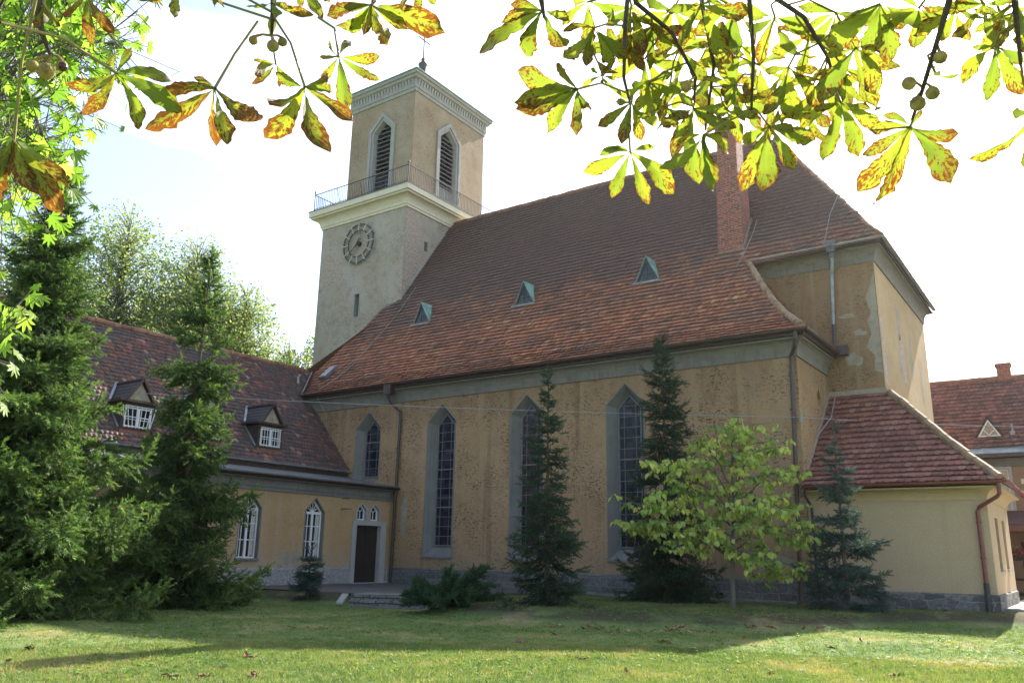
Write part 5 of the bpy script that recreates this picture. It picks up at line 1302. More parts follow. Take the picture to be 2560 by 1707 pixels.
# birches behind the wing
def birch(base, H, crown, label, seed, n=470, tilt=(0, 0)):
    """crown = list of (dx along view-right, z, radius, weight)"""
    rg = np.random.default_rng(seed); base = np.array(base, float); t = empty('birch_tree', base, label, 'birch tree', 'birches behind the parish wing')
    segs = []; LP, LD, LS, LR = [], [], [], []
    mb = MB(); mb.tube([base + np.array((tilt[0] * s, tilt[1] * s, H * s)) for s in np.linspace(0, 1, 8)], [.2 * (1 - .93 * s) for s in np.linspace(0, 1, 8)], 8); mb.build('trunk', M['bark_birch'], t)
    d0 = base[:2] / np.linalg.norm(base[:2]); rt = np.array((d0[1], -d0[0], 0)); dp = np.array((d0[0], d0[1], 0))
    for cx_, cz_, cr_, w in crown:
        cr_ *= 1.65
        for i in range(int(n * w)):
            q = rg.normal(0, 1, 3); q /= np.linalg.norm(q); r = cr_ * rg.random() ** .45
            p = base + rt * (cx_ + q[0] * r) + dp * q[1] * r + np.array((0, 0, cz_ + q[2] * r * 1.15))
            zt = max(p[2] - base[2] - .9, 2); a = base + np.array((tilt[0] * zt / H, tilt[1] * zt / H, min(zt, H * .95)))
            if i % 3 == 0:
                mid = (a + p) / 2 + np.array((0, 0, .5)); segs += [(a, mid, .03, .018), (mid, p, .018, .007)]
            L = rg.uniform(.5, 1.8); sw = rg.normal(0, .12, 3); k = int(L / .085)
            for j in range(k):
                s = j / k; pp = p + np.array((sw[0] * s, sw[1] * s, -L * s)) + rg.normal(0, .15, 3)
                LP.append(pp); LD.append(rg.normal(0, 1, 3) + (0, 0, -.5)); LS.append(rg.uniform(.10, .20)); LR.append(np.clip(rg.normal(.45, .2) + .12 * q[2], 0, 1))
            if i % 2 == 0: segs.append((p, p + np.array((sw[0], sw[1], -L)), .006, .003))
    V, F = tubes_np(segs, 3); np_mesh('branches', V, F, M['bark_grey'], t)
    pv = np.array([(0, 0, 0), (.45, .42, .03), (1, 0, -.05), (.45, -.42, .03)]); pf = np.array([(0, 1, 2, 3)])
    leaves('foliage', (pv, pf), LP, LD, LS, LR, M['birch'], t, rg)
def onview(x, dist):   # ground point under an image column
    d = ray(x, 1000); d = d[:2] / np.linalg.norm(d[:2]); return d * dist
for x, dist, H, cr, lb, sd in [
    (222, 52, 21.5, [(0, 19.2, 1.5, .45), (.1, 16.5, 2.3, 1.0), (.2, 13.5, 2.8, 1.0), (-.4, 11, 2.6, .7)], 'tall yellow green birch rising beside the biggest spruce', 3),
    (400, 53, 20.5, [(.0, 18.3, 1.6, .5), (-.6, 16.2, 1.7, .6), (.6, 16, 1.7, .6), (.1, 13.5, 2.5, 1.0), (0, 11, 2.4, .7)], 'round topped thin leaved birch between the two spruces', 4),
    (528, 54, 18.6, [(.0, 16.3, 1.4, .5), (.3, 14.2, 1.9, .9), (.9, 12.5, 1.3, .6), (0, 11, 1.9, .6)], 'drooping birch behind the slimmer spruce with a bare stem', 5),
    (640, 56, 15.5, [(-.4, 13.0, 1.2, .5), (.4, 12.3, 1.5, .8), (0, 10.5, 1.9, .9)], 'low birch behind the wing ridge', 6),
    (720, 58, 17.5, [(.15, 15.6, .8, .3), (.2, 13.4, 1.2, .6), (.1, 11.2, 1.5, .6)], 'birch half hidden behind the left edge of the clock tower', 7),
    (18, 50, 19.5, [(0, 17.0, 1.5, .6), (.3, 14.5, 2.0, 1.0), (0, 12, 2.3, 1.0)], 'birch at the left border behind the biggest spruce', 8),
    (120, 56, 18.5, [(0, 15.5, 2.0, .8), (.3, 12.5, 2.3, 1.0)], 'birch crown showing through the biggest spruce', 9),
    (312, 58, 18.0, [(0, 15.2, 1.9, .9), (.2, 12.3, 2.4, 1.0)], 'lower birch filling the gap between the tall and the round topped birch', 10),
    (470, 59, 18.0, [(0, 15.4, 1.7, .8), (.1, 12.3, 2.3, 1.0)], 'birch close behind the top of the slimmer spruce', 12)]:
    g = onview(x, dist); birch((g[0], g[1], 0), H, cr, lb, sd, tilt=(.2, .1))
# ------------------------------------------------------------------ maple at the left border
rg = np.random.default_rng(101)
mpl_dir = ray(-520, 1100); mpl_dir = mpl_dir[:2] / np.linalg.norm(mpl_dir[:2])
mb0 = np.array((*(mpl_dir * 6.8), 0.0)); maple = empty('maple_tree', mb0, 'bright green maple reaching in at the left border, sun shining through its leaves', 'maple tree')
poly = np.array([(-90, -90), (300, -90), (288, 50), (262, 100), (205, 150), (165, 200), (195, 258), (165, 285), (122, 296), (126, 330), (98, 362), (62, 425), (20, 440), (-90, 450)], float)
def inside(p):
    c = False; n = len(poly)
    for i in range(n):
        a, b = poly[i], poly[i - 1]
        if (a[1] > p[1]) != (b[1] > p[1]) and p[0] < (b[0] - a[0]) * (p[1] - a[1]) / (b[1] - a[1]) + a[0]: c = not c
    return c
LP, LD, LS, LR, UP = [], [], [], [], []; segs = []
mb = MB(); mb.tube([mb0 + (0, 0, -.1), mb0 + (.1, .05, 1.5), mb0 + (.2, .2, 3.5), mb0 + (.3, .4, 6.0)], [.17, .14, .11, .06], 10); mb.build('trunk', M['bark_grey'], maple)
def maple_leaf(p, s, r):
    LP.append(p); d = rg.normal(0, 1, 3); d[2] = -abs(d[2]) * .8 - .5; LD.append(d); LS.append(s); LR.append(r); UP.append(rg.normal(0, .75, 3) + (0, 0, .8))
nodes = []
while len(nodes) < 105:
    q = np.array((rg.uniform(-90, 300), rg.uniform(-90, 450)))
    if inside(q + rg.normal(0, 6, 2)): nodes.append(at(q[0], q[1], rg.uniform(4.3, 6.6)))
hub = [mb0 + (.25, .3, 4.2), mb0 + (.2, .2, 3.3), mb0 + (.3, .4, 5.2)]
for p in nodes:
    h = hub[int(rg.integers(0, 3))]; mid = h * .35 + p * .65 + (0, 0, .15); segs += [(h, mid, .016, .009), (mid, p, .009, .004)]
    for j in range(int(rg.integers(9, 16))):
        e = p + rg.normal(0, .14, 3); segs.append((p, e, .0025, .0018)); maple_leaf(e, rg.uniform(.07, .125), np.clip(rg.normal(.5, .25), 0, 1))
for x, y in [(88, 662), (66, 688), (92, 690), (30, 716), (14, 748), (58, 738), (40, 770), (80, 733), (10, 798), (30, 818), (14, 850), (4, 880), (34, 850), (10, 918), (16, 944), (0, 700), (-14, 770), (-20, 830), (-10, 900), (22, 780), (50, 715), (4, 730)]:
    p = at(x, y - 12, rg.uniform(3.5, 3.8)); maple_leaf(p, rg.uniform(.07, .115), np.clip(rg.normal(.75, .15), 0, 1)); segs.append((at(x * .4 - 25, y * .5 + 400, 3.7), p, .003, .002))
segs += [(mb0 + (0.1, .1, 2.2), at(-60, 830, 3.75), .02, .008), (at(-60, 830, 3.75), at(40, 735, 3.65), .008, .004), (at(-60, 830, 3.75), at(10, 880, 3.65), .007, .003)]
V, F = tubes_np(segs, 4); np_mesh('branches', V, F, M['bark_grey'], maple)
leaves('foliage', MAPLE, LP, LD, LS, LR, M['maple'], maple, rg, np.array(UP))

# ------------------------------------------------------------------ horse chestnut over the camera
m = Mat('chestnut_leaves', .5, .35); s = m.sep(m.uv()); rnd = m.attr('rnd'); u_, v_ = s[0], s[1]
av = m.math('ABSOLUTE', v_); sk = m.math('SUBTRACT', u_, m.math('MULTIPLY', av, .16))
cmb = m.n('ShaderNodeCombineXYZ'); m.l(m.math('MULTIPLY', sk, 19.0), cmb.inputs[0]); m.l(m.math('MULTIPLY', v_, 3.6), cmb.inputs[1]); m.l(m.math('MULTIPLY', rnd, 97.0), cmb.inputs[2])
nz = m.noise(1.0, 5, cmb.outputs[0], .62, .3)
cm2 = m.n('ShaderNodeCombineXYZ'); m.l(m.math('MULTIPLY', u_, 2.2), cm2.inputs[0]); m.l(m.math('MULTIPLY', v_, .9), cm2.inputs[1]); m.l(m.math('MULTIPLY', rnd, 53.0), cm2.inputs[2])
big = m.noise(1.0, 3, cm2.outputs[0], .5)
edge = m.math('ADD', m.math('MULTIPLY', m.math('POWER', av, 3.0), .12), m.math('MULTIPLY', m.step(u_, .35, 1.0), .15))
rr = m.math('FRACT', m.math('MULTIPLY', rnd, 7.31))
blight = m.math('ADD', m.math('ADD', m.math('MULTIPLY', nz, .9), m.math('MULTIPLY', big, .38)), m.math('ADD', edge, m.math('MULTIPLY', m.attr('sick'), 1.0)))
bm = m.step(blight, .82, .87); by = m.step(blight, .81, .865)
green = m.ramp(m.math('FRACT', m.math('MULTIPLY', rnd, 3.7)), [(0, (.075, .12, .022)), (.5, (.11, .155, .026)), (1, (.16, .185, .03))])
yellow = m.mix(by, green, (.21, .18, .035)); brown = m.ramp(nz, [(.42, (.20, .085, .028)), (.58, (.10, .035, .016)), (.7, (.055, .022, .013))])
c = m.mix(bm, yellow, brown)
vein = m.math('MULTIPLY', m.step(m.math('ABSOLUTE', m.math('SUBTRACT', m.math('FRACT', m.math('MULTIPLY', m.math('SUBTRACT', u_, m.math('MULTIPLY', av, .19)), 15.0)), .5)), .08, .0), .55)
mid = m.step(av, .07, .03); vn = m.math('MAXIMUM', vein, mid)
c2 = m.mix(m.math('MULTIPLY', vn, .75), c, (.26, .25, .09)); m.color(c2)
tg = m.mix(1.0, m.mix(bm, m.mix(by, green, (.19, .16, .022)), m.mix(.7, brown, (.05, .017, .007))), (2.05, 2.0, .8), 'MULTIPLY')
tg = m.mix(m.math('MULTIPLY', vn, .6), tg, (.16, .17, .04)); m.translucent(tg, .6)
m.bump(m.math('ADD', m.math('MULTIPLY', vn, .5), m.noise(6, 3, cmb.outputs[0])), .3, .004)
M['chestnut'] = m.m
M['petiole'] = plain('green_leaf_stalk', (.20, .17, .05), .5, .2, 20)
M['twig'] = bark('chestnut_twig', (.045, .035, .03), (.12, .095, .08), 40)
M['husk'] = plain('spiny_husk', (.27, .21, .07), .8, .45, 40, bump=.3)
M['conker'] = plain('shiny_conker', (.055, .015, .008), .15, .3, 30, spec=.6)

tb = np.array((1.1, -2.0, 0.0)); chest = empty('horse_chestnut_tree', tb, 'horse chestnut overhead, its backlit blotched leaves hanging into the top of the view', 'chestnut tree')
BR = [[(1500, -330, 3.3), (1445, -40, 2.85), (1436, 60, 2.75), (1433, 180, 2.7), (1446, 232, 2.65)], [(1400, -260, 3.1), (1461, 8, 2.85), (1543, 75, 2.9), (1598, 180, 2.85), (1593, 245, 2.8)],
      [(1745, -300, 3.0), (1721, 0, 2.75), (1731, 130, 2.7), (1726, 255, 2.7)], [(1690, -220, 2.9), (1786, 0, 2.75), (1846, 40, 2.7), (1900, 130, 2.7), (1930, 230, 2.65)],
      [(2250, -280, 2.5), (2181, 0, 2.35), (2160, 70, 2.35), (2116, 215, 2.4), (2095, 275, 2.4)], [(660, -240, 2.6), (628, 0, 2.4), (626, 45, 2.35), (624, 82, 2.35)],
      [(130, -200, 2.2), (86, 12, 2.05), (96, 76, 2.05), (116, 125, 2.05)], [(880, -240, 2.7), (858, -5, 2.55), (855, 12, 2.5)], [(2360, -240, 2.4), (2331, 5, 2.25), (2345, 150, 2.25)], [(1230, -200, 2.7), (1244, 0, 2.6), (1250, 40, 2.6)], [(1620, -250, 3.0), (1611, 0, 2.9), (1640, 150, 2.9), (1620, 300, 2.85)]]
P3 = [[at(*q) for q in b] for b in BR]
mb = MB(); mb.tube([tb + (0, 0, -.2), tb + (0, 0, .3), tb + (-.05, .05, 1.6), tb + (-.1, .1, 3.2), tb + (-.1, .2, 5.0)], [.42, .33, .28, .25, .18], 14); mb.build('trunk', M['bark_grey'], chest)
for b in P3:
    mb = MB(); s = b[0]; k0 = tb + (-.1, .1, 3.6 + .5 * rg.random()); mid = (k0 + s) / 2 + (0, 0, .55)
    mb.tube([k0, k0 * .6 + mid * .4 + (0, 0, .15), mid, mid * .4 + s * .6 + (0, 0, .12), s], [.06, .045, .03, .018, .011], 8)
    n = len(b); mb.tube(b, [.0095 * (1 - .6 * i / (n - 1)) for i in range(n)], 7)
    mb.build('branch', M['twig'], chest)
cand = np.concatenate([np.array([b[i] * (1 - t) + b[i + 1] * t for i in range(len(b) - 1) for t in (0, .33, .66, 1)]) for b in P3])
CV, CF4, CUV, CRN, CSK = [], [], [], [], []; nb = 0; SICK = [0.0]
NU = 17; NV = 7
uu = np.linspace(0, 1, NU); wprof = np.interp(uu, [0, .04, .1, .2, .35, .5, .62, .74, .84, .91, .96, 1.0], [.05, .05, .12, .26, .48, .72, .92, 1.0, .88, .58, .25, .0])
vv = np.linspace(-1, 1, NV)
grid = np.array([(i * NV + j, i * NV + j + 1, (i + 1) * NV + j + 1, (i + 1) * NV + j) for i in range(NU - 1) for j in range(NV - 1)])
stalks = []
def leaflet(H, T, wf, rg):
    global nb
    X = T - H; L = np.linalg.norm(X); X = X / L; view = H - EYE; view /= np.linalg.norm(view)
    n = -view * rg.uniform(.6, 1.0) + rg.normal(0, .30, 3); y = np.cross(n, X); y /= np.linalg.norm(y); z = np.cross(X, y)
    hw = L * .172 * wf; ser = 1 + .10 * (rg.random((NU, 1)) - .3) + .08 * ((np.arange(NU) % 2)[:, None] - .5) - (.45 * rg.random((NU, 1)) ** 3) * np.clip(uu * 1.6 - .5, 0, 1)[:, None]
    side = np.where(vv < 0, 1 + rg.normal(0, .08), 1 + rg.normal(0, .08))[None]
    W = hw * wprof[:, None] * vv[None] * np.where(np.abs(vv)[None] > .9, ser, 1) * side
    fold = rg.uniform(.0, .55) * rg.choice((1, 1, -1)); curl = rg.normal(0, .27) * L; ph = rg.uniform(0, 6)
    Z = fold * np.abs(W) + curl * (uu ** 2 * 1.2)[:, None] + .10 * hw * np.sin(uu * 24 + ph)[:, None] * np.abs(vv)[None] ** 1.5 + .22 * hw * np.sin(uu * 7 + ph)[:, None] * vv[None]
    tc = rg.normal(0, 1.5) * hw; Z = Z + tc * (np.clip(uu - .65, 0, 1) * 2.2)[:, None] ** 2 * (1 + vv[None] * rg.normal(0, .6))
    sagx = .06 * L * np.sin(uu * np.pi)[:, None] * rg.normal(0, 1)
    P = H + X * (uu * L)[:, None, None] + y * (W + sagx)[..., None] + z * Z[..., None]
    CV.append(P.reshape(-1, 3)); CF4.append(grid + nb); nb += NU * NV
    CUV.append(np.stack([np.repeat(uu, NV), np.tile(vv, NU)], 1)); CRN.append(np.full(len(grid), rg.random())); CSK.append(np.full(len(grid), SICK[0] + rg.uniform(-.03, .09)))
    stalks.append((H, H + X * L * .96 + z * (curl * 1.1), .0032, .0012)) if abs(curl) < .03 * L else None
def leaf(hx, hy, d, tips, wf=1.0, pet=None):
    H = at(hx, hy, d); SICK[0] = .075 * max(0, 1 - hx / 1100) + rg.uniform(.0, .07)
    for tx, ty in tips: leaflet(H, at(tx, ty, d + rg.normal(0, .035)), wf * rg.uniform(.8, 1.15), rg)
    if pet is not None: A = at(*pet)
    else:
        k = np.argmin(((cand - H) ** 2).sum(1) + (cand[:, 2] < H[2]) * .4); A = cand[k]
        if np.linalg.norm(A - H) > .5: A = H + np.array((rg.normal(0, .05), rg.normal(0, .05), .32))
    mid = (A + H) / 2 + np.array((0, 0, .02)) + rg.normal(0, .008, 3); stalks.extend([(A, mid, .0034, .003), (mid, H, .003, .0036)])
def auto(hx, hy, d, size, ang=90, n=6, spread=105, wf=1.0):
    tips = []
    for a in np.linspace(-spread, spread, n):
        t = math.radians(ang + a + rg.normal(0, 7)); r = size * (1 - .42 * abs(a) / 105) * rg.uniform(.85, 1.1); tips.append((hx + r * math.cos(t), hy + r * math.sin(t) * .95))
    leaf(hx, hy, d, tips, wf)
leaf(267, 168, 2.1, [(170, 200), (192, 268), (325, 300), (418, 258), (388, 172), (250, 112), (300, 120)], 1.0, (0, 52, 1.9))
leaf(494, 202, 2.2, [(345, 318), (442, 308), (520, 334), (578, 308), (372, 205), (455, 178)], 1.05, (592, 50, 2.35))
leaf(700, 200, 2.25, [(607, 318), (712, 355), (808, 288), (624, 258), (636, 172), (775, 200), (740, 170)], 1.05, (632, 45, 2.35))
leaf(778, 130, 2.4, [(733, 132), (876, 126), (868, 190), (797, 240), (738, 192), (818, 84), (757, 92)], .8, (730, 40, 2.45))
leaf(634, 148, 2.35, [(566, 158), (590, 198), (588, 130), (660, 182), (648, 200)], .95)
leaf(32, 320, 2.0, [(-8, 468), (18, 405), (82, 448), (160, 490), (142, 420), (-20, 380)], 1.05, (82, 0, 2.0))
leaf(100, 12, 2.05, [(80, 70), (140, 62), (112, 40), (60, 40)], 1.0); leaf(198, -8, 2.1, [(182, 90), (262, 80), (226, 45), (150, 40)], .9)
leaf(625, 8, 2.35, [(570, 26), (602, 52), (668, 20), (690, 12), (640, 40)], .9); leaf(408, -28, 2.3, [(400, 42), (330, -10), (350, 10)], .9); leaf(490, -25, 2.3, [(492, 16), (520, 8)], .8)
leaf(852, 12, 2.5, [(772, 62), (800, 72), (835, 82), (884, 84), (905, 108), (920, 62), (1006, 46), (752, 40), (790, 20)], 1.05)
leaf(700, -30, 2.5, [(690, 18), (760, 10), (740, 35)], 1); leaf(950, -40, 2.5, [(960, 30), (1000, 15), (920, 22)], 1.0)
leaf(1246, 25, 2.6, [(1088, 66), (1172, 12), (1200, 105), (1226, 130), (1292, 120), (1305, 55), (1160, 40)], 1.1)
leaf(1363, 65, 2.7, [(1290, 142), (1326, 172), (1400, 152), (1445, 130), (1290, 60), (1352, 150)], 1.0)
leaf(1326, 205, 2.6, [(1165, 178), (1212, 262), (1258, 298), (1312, 304), (1358, 262), (1240, 205), (1180, 200), (1270, 150)], .95)
leaf(1381, 175, 2.8, [(1340, 200), (1400, 215), (1420, 180), (1352, 160), (1400, 150)], .7)
leaf(1451, 235, 2.65, [(1374, 292), (1432, 332), (1474, 312), (1410, 240), (1490, 270)], .95); leaf(1528, 245, 2.75, [(1478, 280), (1522, 300), (1580, 270), (1560, 300), (1490, 235)], .85)
leaf(1593, 250, 2.7, [(1536, 350), (1602, 420), (1655, 330), (1690, 300), (1520, 290), (1680, 250)], 1.0)
leaf(1448, 350, 2.6, [(1343, 398), (1405, 455), (1496, 466), (1550, 440), (1386, 358), (1492, 334), (1400, 342)], .95, (1449, 235, 2.65))
leaf(1616, 310, 2.6, [(1534, 405), (1606, 440), (1642, 428), (1684, 345), (1552, 330), (1660, 310)], 1.0)
leaf(1766, 290, 2.6, [(1702, 442), (1772, 444), (1828, 388), (1700, 332), (1874, 322), (1800, 250), (1830, 300)], 1.05)
leaf(1686, 197, 2.7, [(1622, 176), (1656, 236), (1716, 276), (1722, 232), (1690, 160), (1650, 150)], .8)
leaf(1811, 155, 2.75, [(1740, 240), (1770, 270), (1830, 285), (1890, 250), (1880, 170), (1750, 160)], 1.05)
leaf(1966, 110, 2.55, [(1880, 235), (1982, 265), (2044, 168), (1900, 130), (2012, 220), (2030, 110)], 1.0); leaf(1931, 235, 2.55, [(1866, 252), (1892, 372), (1980, 358), (2042, 292), (1850, 300), (2000, 250)], 1.0)
leaf(2091, 292, 2.4, [(1963, 438), (2066, 466), (2184, 432), (2212, 312), (1996, 300), (2030, 260), (2118, 250), (1985, 350)], 1.0)
leaf(2021, 10, 2.55, [(1898, 112), (2042, 154), (2116, 104), (1940, 60), (2080, 60), (1990, 130)], 1.1); leaf(2286, 105, 2.3, [(2214, 162), (2268, 232), (2352, 205), (2334, 60), (2240, 110), (2360, 140)], 1.0)
leaf(2196, 20, 2.4, [(2096, 82), (2160, 95), (2236, 92), (2290, 60), (2120, 20)], 1.05); leaf(2335, 5, 2.3, [(2352, 125), (2300, 110), (2270, 50), (2380, 90)], 1.0)
leaf(2372, 255, 2.3, [(2306, 256), (2300, 384), (2352, 405), (2390, 330)], 1.0); leaf(2150, 172, 2.4, [(2120, 178), (2208, 180), (2165, 205), (2140, 145)], .55)
for q in [(1500, 60, 2.9, 120), (1565, 115, 2.95, 125), (1610, 12, 2.8, 150), (1700, 105, 2.9, 125), (1745, 150, 2.9, 120), (1860, 80, 2.8, 125), (1885, 185, 2.8, 120), (1640, 175, 3.0, 120), (1482, 135, 2.95, 120), (1432, 105, 2.9, 115), (1540, 190, 3.0, 105), (1780, 40, 2.8, 140), (1690, 20, 2.9, 130), (1920, 30, 2.8, 130), (1450, 15, 2.9, 120),
          (1350, 5, 2.8, 110), (1590, 200, 3.1, 110), (1700, 215, 3.0, 115), (1850, 235, 2.9, 105), (1545, 25, 3.0, 120), (2110, 20, 2.5, 120), (2260, 10, 2.4, 120), (1770, 215, 2.9, 105), (1640, 90, 3.1, 120), (1940, 160, 2.8, 110), (1665, 255, 2.9, 100), (1490, 190, 2.9, 100), (2300, 40, 2.5, 100)]:
    auto(q[0], q[1], q[2], q[3], 90 + rg.normal(0, 14), int(rg.integers(5, 8)))
for i in range(40):    # the crown goes on above the frame
    auto(rg.uniform(-100, 2500), rg.uniform(-420, -130), rg.uniform(2.3, 3.6), 130, 90 + rg.normal(0, 25), 6)
V, F = tubes_np(stalks, 5); CF4 = np.concatenate(CF4); CUV.append(np.zeros((len(V), 2)))
np_mesh('foliage', np.concatenate(CV + [V]), np.concatenate([CF4, F + nb]), [M['chestnut'], M['petiole']], chest, {'rnd': ('FACE', np.concatenate(CRN + [np.zeros(len(F))])), 'sick': ('FACE', np.concatenate(CSK + [np.zeros(len(F))]))}, uv=np.concatenate(CUV), fm=np.r_[np.zeros(len(CF4), int), np.ones(len(F), int)], smooth=True)
def husk(x, y, d, rpx, seed, frm, nut=False):
    r2 = np.random.default_rng(seed); c = at(x, y, d); r = rpx * .86 / FPX * d
    mb = MB(); mb.tube([at(*frm), (at(*frm) + c) / 2 + (0, 0, .01), c + (0, 0, r * .9)], [.0035, .003, .004], 6)
    mb.lathe(c, [(r * math.sin(t), -r * math.cos(t) * .98) for t in np.linspace(0.02, 3.12, 11)], 16)
    for i in range(70):
        n = r2.normal(0, 1, 3); n /= np.linalg.norm(n); a = np.cross(n, (.3, .5, .8)); a /= np.linalg.norm(a); b = np.cross(n, a); k = r * .06; q = c + n * r * .97
        for j in range(3):
            t0, t1 = j * 2.09, (j + 1) * 2.09; mb.poly([q + (a * math.cos(t0) + b * math.sin(t0)) * k, q + (a * math.cos(t1) + b * math.sin(t1)) * k, c + n * r * 1.2])
    h = mb.build('chestnut_husk', M['husk'], chest, smooth=False)
    if nut:
        mb = MB(); c2 = c + CR * r * .35 - CU * r * .25 - CF * r * .35; mb.lathe(c2, [(r * .8 * math.sin(t), -r * .85 * math.cos(t)) for t in np.linspace(0.02, 3.12, 11)], 16); mb.build('conker', M['conker'], h, smooth=True)
for i, a in enumerate([(74, 152, 2.05, 15, (118, 130, 2.05)), (106, 164, 2.03, 20, (118, 130, 2.05)), (142, 152, 2.05, 14, (120, 125, 2.05)), (582, 93, 2.35, 12, (622, 82, 2.35)), (627, 106, 2.33, 16, (624, 82, 2.35)), (649, 97, 2.36, 12, (624, 82, 2.35)),
                       (2088, 192, 2.38, 17, (2118, 200, 2.4)), (2142, 214, 2.38, 17, (2122, 190, 2.4)), (2160, 132, 2.36, 16, (2150, 95, 2.37)), (2108, 238, 2.4, 19, (2112, 215, 2.4)), (1576, 201, 2.75, 14, (1597, 178, 2.85))]):
    husk(*a[:4], 300 + i, a[4], nut=(i == 2))

# ------------------------------------------------------------------ grass, fallen leaves, dandelions
rg = np.random.default_rng(211)
def lawn_points(n, r0, r1):
    r = np.sqrt(rg.uniform(r0 * r0, r1 * r1, n)); a = rg.uniform(math.radians(-72), math.radians(3.5), n)
    x, y = r * np.sin(a), r * np.cos(a)
    ok = ~((x > -26.3) & (x < -16.0) & (y > 19.0)) & (y < 27.6) & ~((x < -26) & (y > 5)) & ~((x > -2.9) & (y > 28))
    return x[ok], y[ok]
xs, ys = [], []
for n, r0, r1 in ((62000, 10.0, 16.5), (42000, 16.5, 29)):
    a, b = lawn_points(n, r0, r1); xs.append(a); ys.append(b)
x = np.concatenate(xs); y = np.concatenate(ys); z = ground(x, y)
bare = (z > .06) & (z < .24) & (np.sin(x * 1.7) * np.sin(y * 2.3 + x) > -.75); keep = ~bare | (rg.random(len(x)) < .12); x, y, z = x[keep], y[keep], z[keep]
pv, pf = [], []
for i in range(7):
    a = rg.uniform(0, 6.28); p = np.array((rg.normal(0, .025), rg.normal(0, .025), 0)); s = np.array((math.cos(a), math.sin(a), 0)); l = np.array((rg.normal(0, .45), rg.normal(0, .45), 1.0)) * rg.uniform(.6, 1.2)
    k = len(pv); pv += [p - s * .005, p + s * .005, p + l * .034]; pf.append((k, k + 1, k + 2))
pv, pf = np.array(pv), np.array(pf); n = len(x); sc = rg.uniform(.55, 1.25, n) * np.where(rg.random(n) < .06, 2.0, 1.0); th = rg.uniform(0, 6.28, n)
X = np.zeros((n, 3, 4)); X[:, 0, 0] = np.cos(th) * sc; X[:, 1, 1] = np.cos(th) * sc; X[:, 0, 1] = -np.sin(th) * sc; X[:, 1, 0] = np.sin(th) * sc; X[:, 2, 2] = sc; X[:, 0, 3] = x; X[:, 1, 3] = y; X[:, 2, 3] = z - .002
v, f, _ = scatter(pv, pf, X)
m = Mat('grass_blades', .6, .3); p = m.pos(); r = m.attr('rnd')
c = m.ramp(m.noise(.45, 6, m.map(p, loc=(3, 1, 0)), .65), [(.36, (.085, .145, .045)), (.52, (.145, .19, .06)), (.66, (.30, .26, .125))])
c = m.mix(m.step(r, .72, 1.0), c, (.27, .235, .10)); c = m.mix(m.step(r, .2, .0), c, (.05, .11, .025)); m.color(c); m.translucent(m.mix(1.0, c, (1.5, 1.6, .8), 'MULTIPLY'), .35)
g = np_mesh('grass', v, f, m.m, attr={'rnd': ('FACE', np.repeat(rg.random(n), len(pf)))}, root=(0, 0, 0)); tag(g, 'short mown grass with straw coloured patches', 'grass', kind='stuff')
wx_, wy2 = lawn_points(3200, 10.2, 24); cl = rg.random(len(wx_)) < ((np.sin(wx_ * .9) * np.sin(wy2 * .8 + 2) + 1) / 2) ** 1.5; wx_, wy2 = wx_[cl], wy2[cl]; n = len(wx_)
P = np.repeat(np.stack([wx_, wy2, ground(wx_, wy2) + .012], 1), 6, 0); a = rg.uniform(0, 6.28, len(P)); D = np.stack([np.cos(a), np.sin(a), rg.uniform(.1, .8, len(P))], 1)
pv = np.array([(0, 0, 0), (.4, .22, .05), (1, 0, -.1), (.4, -.22, .05)]); pf = np.array([(0, 1, 2, 3)])
v, f, _ = scatter(pv, pf, frames(P, D, rg.uniform(.05, .10, len(P)), rg, np.tile((0, 0, 1.0), (len(P), 1)) + rg.normal(0, .2, (len(P), 3))))
M['weed'] = leafmat('weed_leaves', [(0, (.07, .14, .035)), (1, (.16, .22, .06))], .3)
g = np_mesh('lawn_weeds', v, f, M['weed'], attr={'rnd': ('FACE', rg.random(len(P)))}, root=(0, 0, 0)); tag(g, 'broad leaved weeds scattered through the lawn', 'weeds', kind='stuff')

M['dead_leaf'] = plain('dead_leaf', (.17, .09, .05), .85, .5, 9); M['dead_leaf_pale'] = plain('dead_leaf_pale', (.30, .21, .13), .85, .4, 9); M['dandelion'] = plain('dandelion_yellow', (.75, .52, .03), .7, .1)
def dead_proto(seed, mat):
    r2 = np.random.default_rng(seed); mb = MB()
    for k in range(4):
        a = k * 1.0 + r2.normal(0, .3); X_, Y_ = np.array((math.cos(a), math.sin(a), 0)), np.array((-math.sin(a), math.cos(a), 0)); L = r2.uniform(.07, .13); pr = None; ph = r2.uniform(0, 6)
        for i in range(6):
            t = i / 5; w = .03 * math.sin(.3 + t * 2.6); zc = .018 + .03 * math.sin(t * 4 + ph) * t + .02; L_ = X_ * L * t + (0, 0, max(.004, zc - .02)); cur = (L_ - Y_ * w + (0, 0, .016), L_, L_ + Y_ * w + (0, 0, .012))
            if pr: mb.quad(pr[0], cur[0], cur[1], pr[1]); mb.quad(pr[1], cur[1], cur[2], pr[2])
            pr = cur
    return mb.build('fallen_leaf', mat)
protos = [dead_proto(1, M['dead_leaf']), dead_proto(2, M['dead_leaf_pale']), dead_proto(3, M['dead_leaf'])]
def on_lawn(px, py):
    d = ray(px, py); t = (1.65 - .1) / -d[2]
    for _ in range(12):
        p = EYE + d * t; t += (p[2] - float(ground(p[0], p[1]))) / -d[2] * .8
    return EYE + d * t
LB = {0: 'crumpled brown chestnut leaf lying on the lawn', 1: 'pale dry chestnut leaf lying on the lawn', 2: 'crumpled brown chestnut leaf lying on the lawn'}
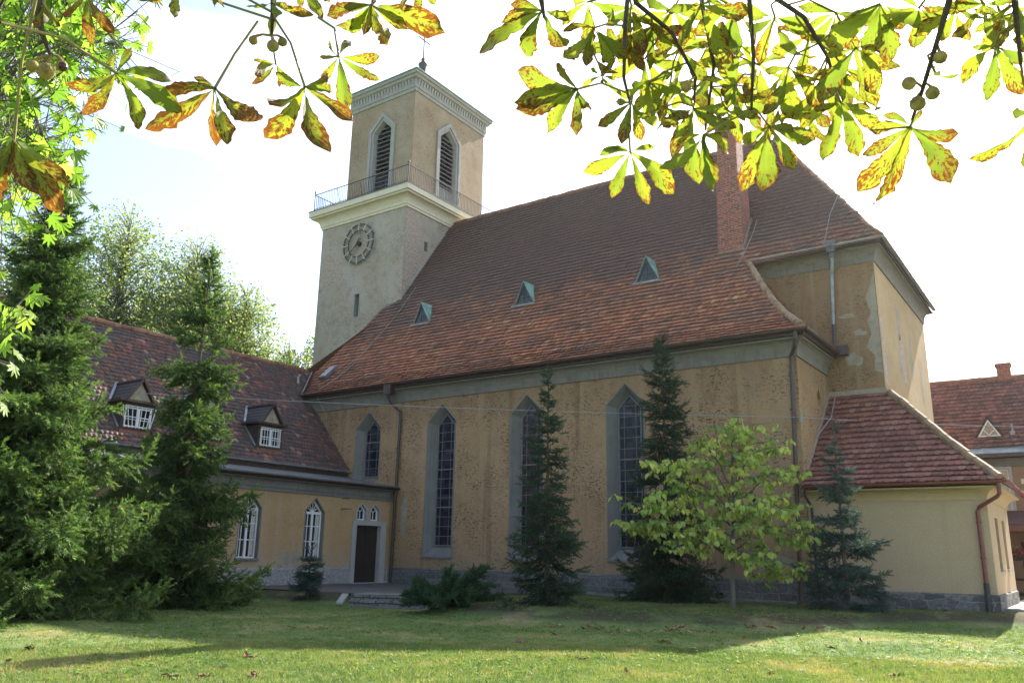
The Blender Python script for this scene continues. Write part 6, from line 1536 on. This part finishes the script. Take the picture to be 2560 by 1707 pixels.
spots = [(1268, 1441), (1290, 1440), (1318, 1452), (1340, 1445), (1346, 1452), (1356, 1441), (1372, 1446), (1384, 1445), (1405, 1453), (1420, 1447), (1448, 1452), (1530, 1442), (1538, 1449), (1552, 1440), (1558, 1449), (1566, 1443), (1588, 1455), (1600, 1452), (1628, 1447), (1640, 1452), (1722, 1444), (1730, 1440), (1738, 1444), (1762, 1431), (1768, 1442), (1772, 1437), (1846, 1445), (1880, 1444), (1680, 1430), (1660, 1432), (1524, 1476), (1534, 1478), (1710, 1470), (1270, 1458), (510, 1535), (568, 1510), (575, 1512), (390, 1558), (468, 1556), (580, 1555), (18, 1520), (67, 1494), (1545, 1423), (1690, 1420), (1978, 1474), (2058, 1554), (1336, 1516), (1443, 1547), (1770, 1550), (1675, 1546), (1196, 1478), (1910, 1490)]
for i, (px, py) in enumerate(spots):
    k = i % 3; o = protos[k] if i < 3 else protos[k].copy()
    if i >= 3: COL.objects.link(o)
    q = on_lawn(px, py); o.location = q + (0, 0, .012); o.rotation_euler = (rg.normal(0, .25), rg.normal(0, .25), rg.uniform(0, 6.28)); s = rg.uniform(.8, 1.35); o.scale = (s, s, s)
    tag(o, LB[k], 'fallen leaf', 'fallen leaves on the lawn')
mb = MB(); mb.tube([(0, 0, 0), (.004, .002, .07)], .003, 5)
dp = mb.build('dandelion', M['petiole']); mb = MB()
for i in range(22):
    a = i * 2.4; r = .026 * math.sqrt((i + 1) / 22); mb.poly([(0, 0, .068), (r * math.cos(a), r * math.sin(a), .075), (r * math.cos(a + .35), r * math.sin(a + .35), .078)])
dp.location = (0, 0, 0); me = mb.build('flower_head', M['dandelion'], dp)
dspots = [(336, 1468), (585, 1360), (700, 1418), (725, 1428), (748, 1372), (765, 1396), (1090, 1414), (1120, 1403), (1412, 1430), (1680, 1500), (1765, 1475), (1822, 1480), (1832, 1462), (1850, 1494), (1900, 1482), (1936, 1470), (1972, 1478), (2012, 1497), (2050, 1512), (2100, 1488), (2126, 1462), (2160, 1500), (1596, 1496), (1600, 1503), (1118, 1526), (1012, 1475), (2190, 1440), (2225, 1520), (1480, 1488), (1405, 1462)]
for i, (px, py) in enumerate(dspots):
    if i == 0: o, hd_ = dp, me
    else:
        o = dp.copy(); COL.objects.link(o); hd_ = me.copy(); COL.objects.link(hd_); hd_.parent = o
    o.location = on_lawn(px, py); tag(o, 'small yellow dandelion in the lawn', 'flower', 'dandelions in the lawn')

# ------------------------------------------------------------------ thin bright haze volume added to imitate lens glare towards the sun
mb = MB(); mb.box(-130, 90, -60, 130, -1.2, 42)
hz = mb.build('glare_haze', M['dark']); tag(hz, 'thin bright haze volume added to imitate lens glare', 'glare_haze', kind='stuff')
hm = bpy.data.materials.new('glare_haze'); hm.use_nodes = True; ht = hm.node_tree; ht.nodes.clear()
ho = ht.nodes.new('ShaderNodeOutputMaterial'); hv = ht.nodes.new('ShaderNodeVolumePrincipled')
hv.inputs['Color'].default_value = (.97, .98, 1.0, 1); hv.inputs['Density'].default_value = 0.00014; hv.inputs['Anisotropy'].default_value = 0.75
ht.links.new(hv.outputs[0], ho.inputs['Volume']); hz.data.materials[0] = hm
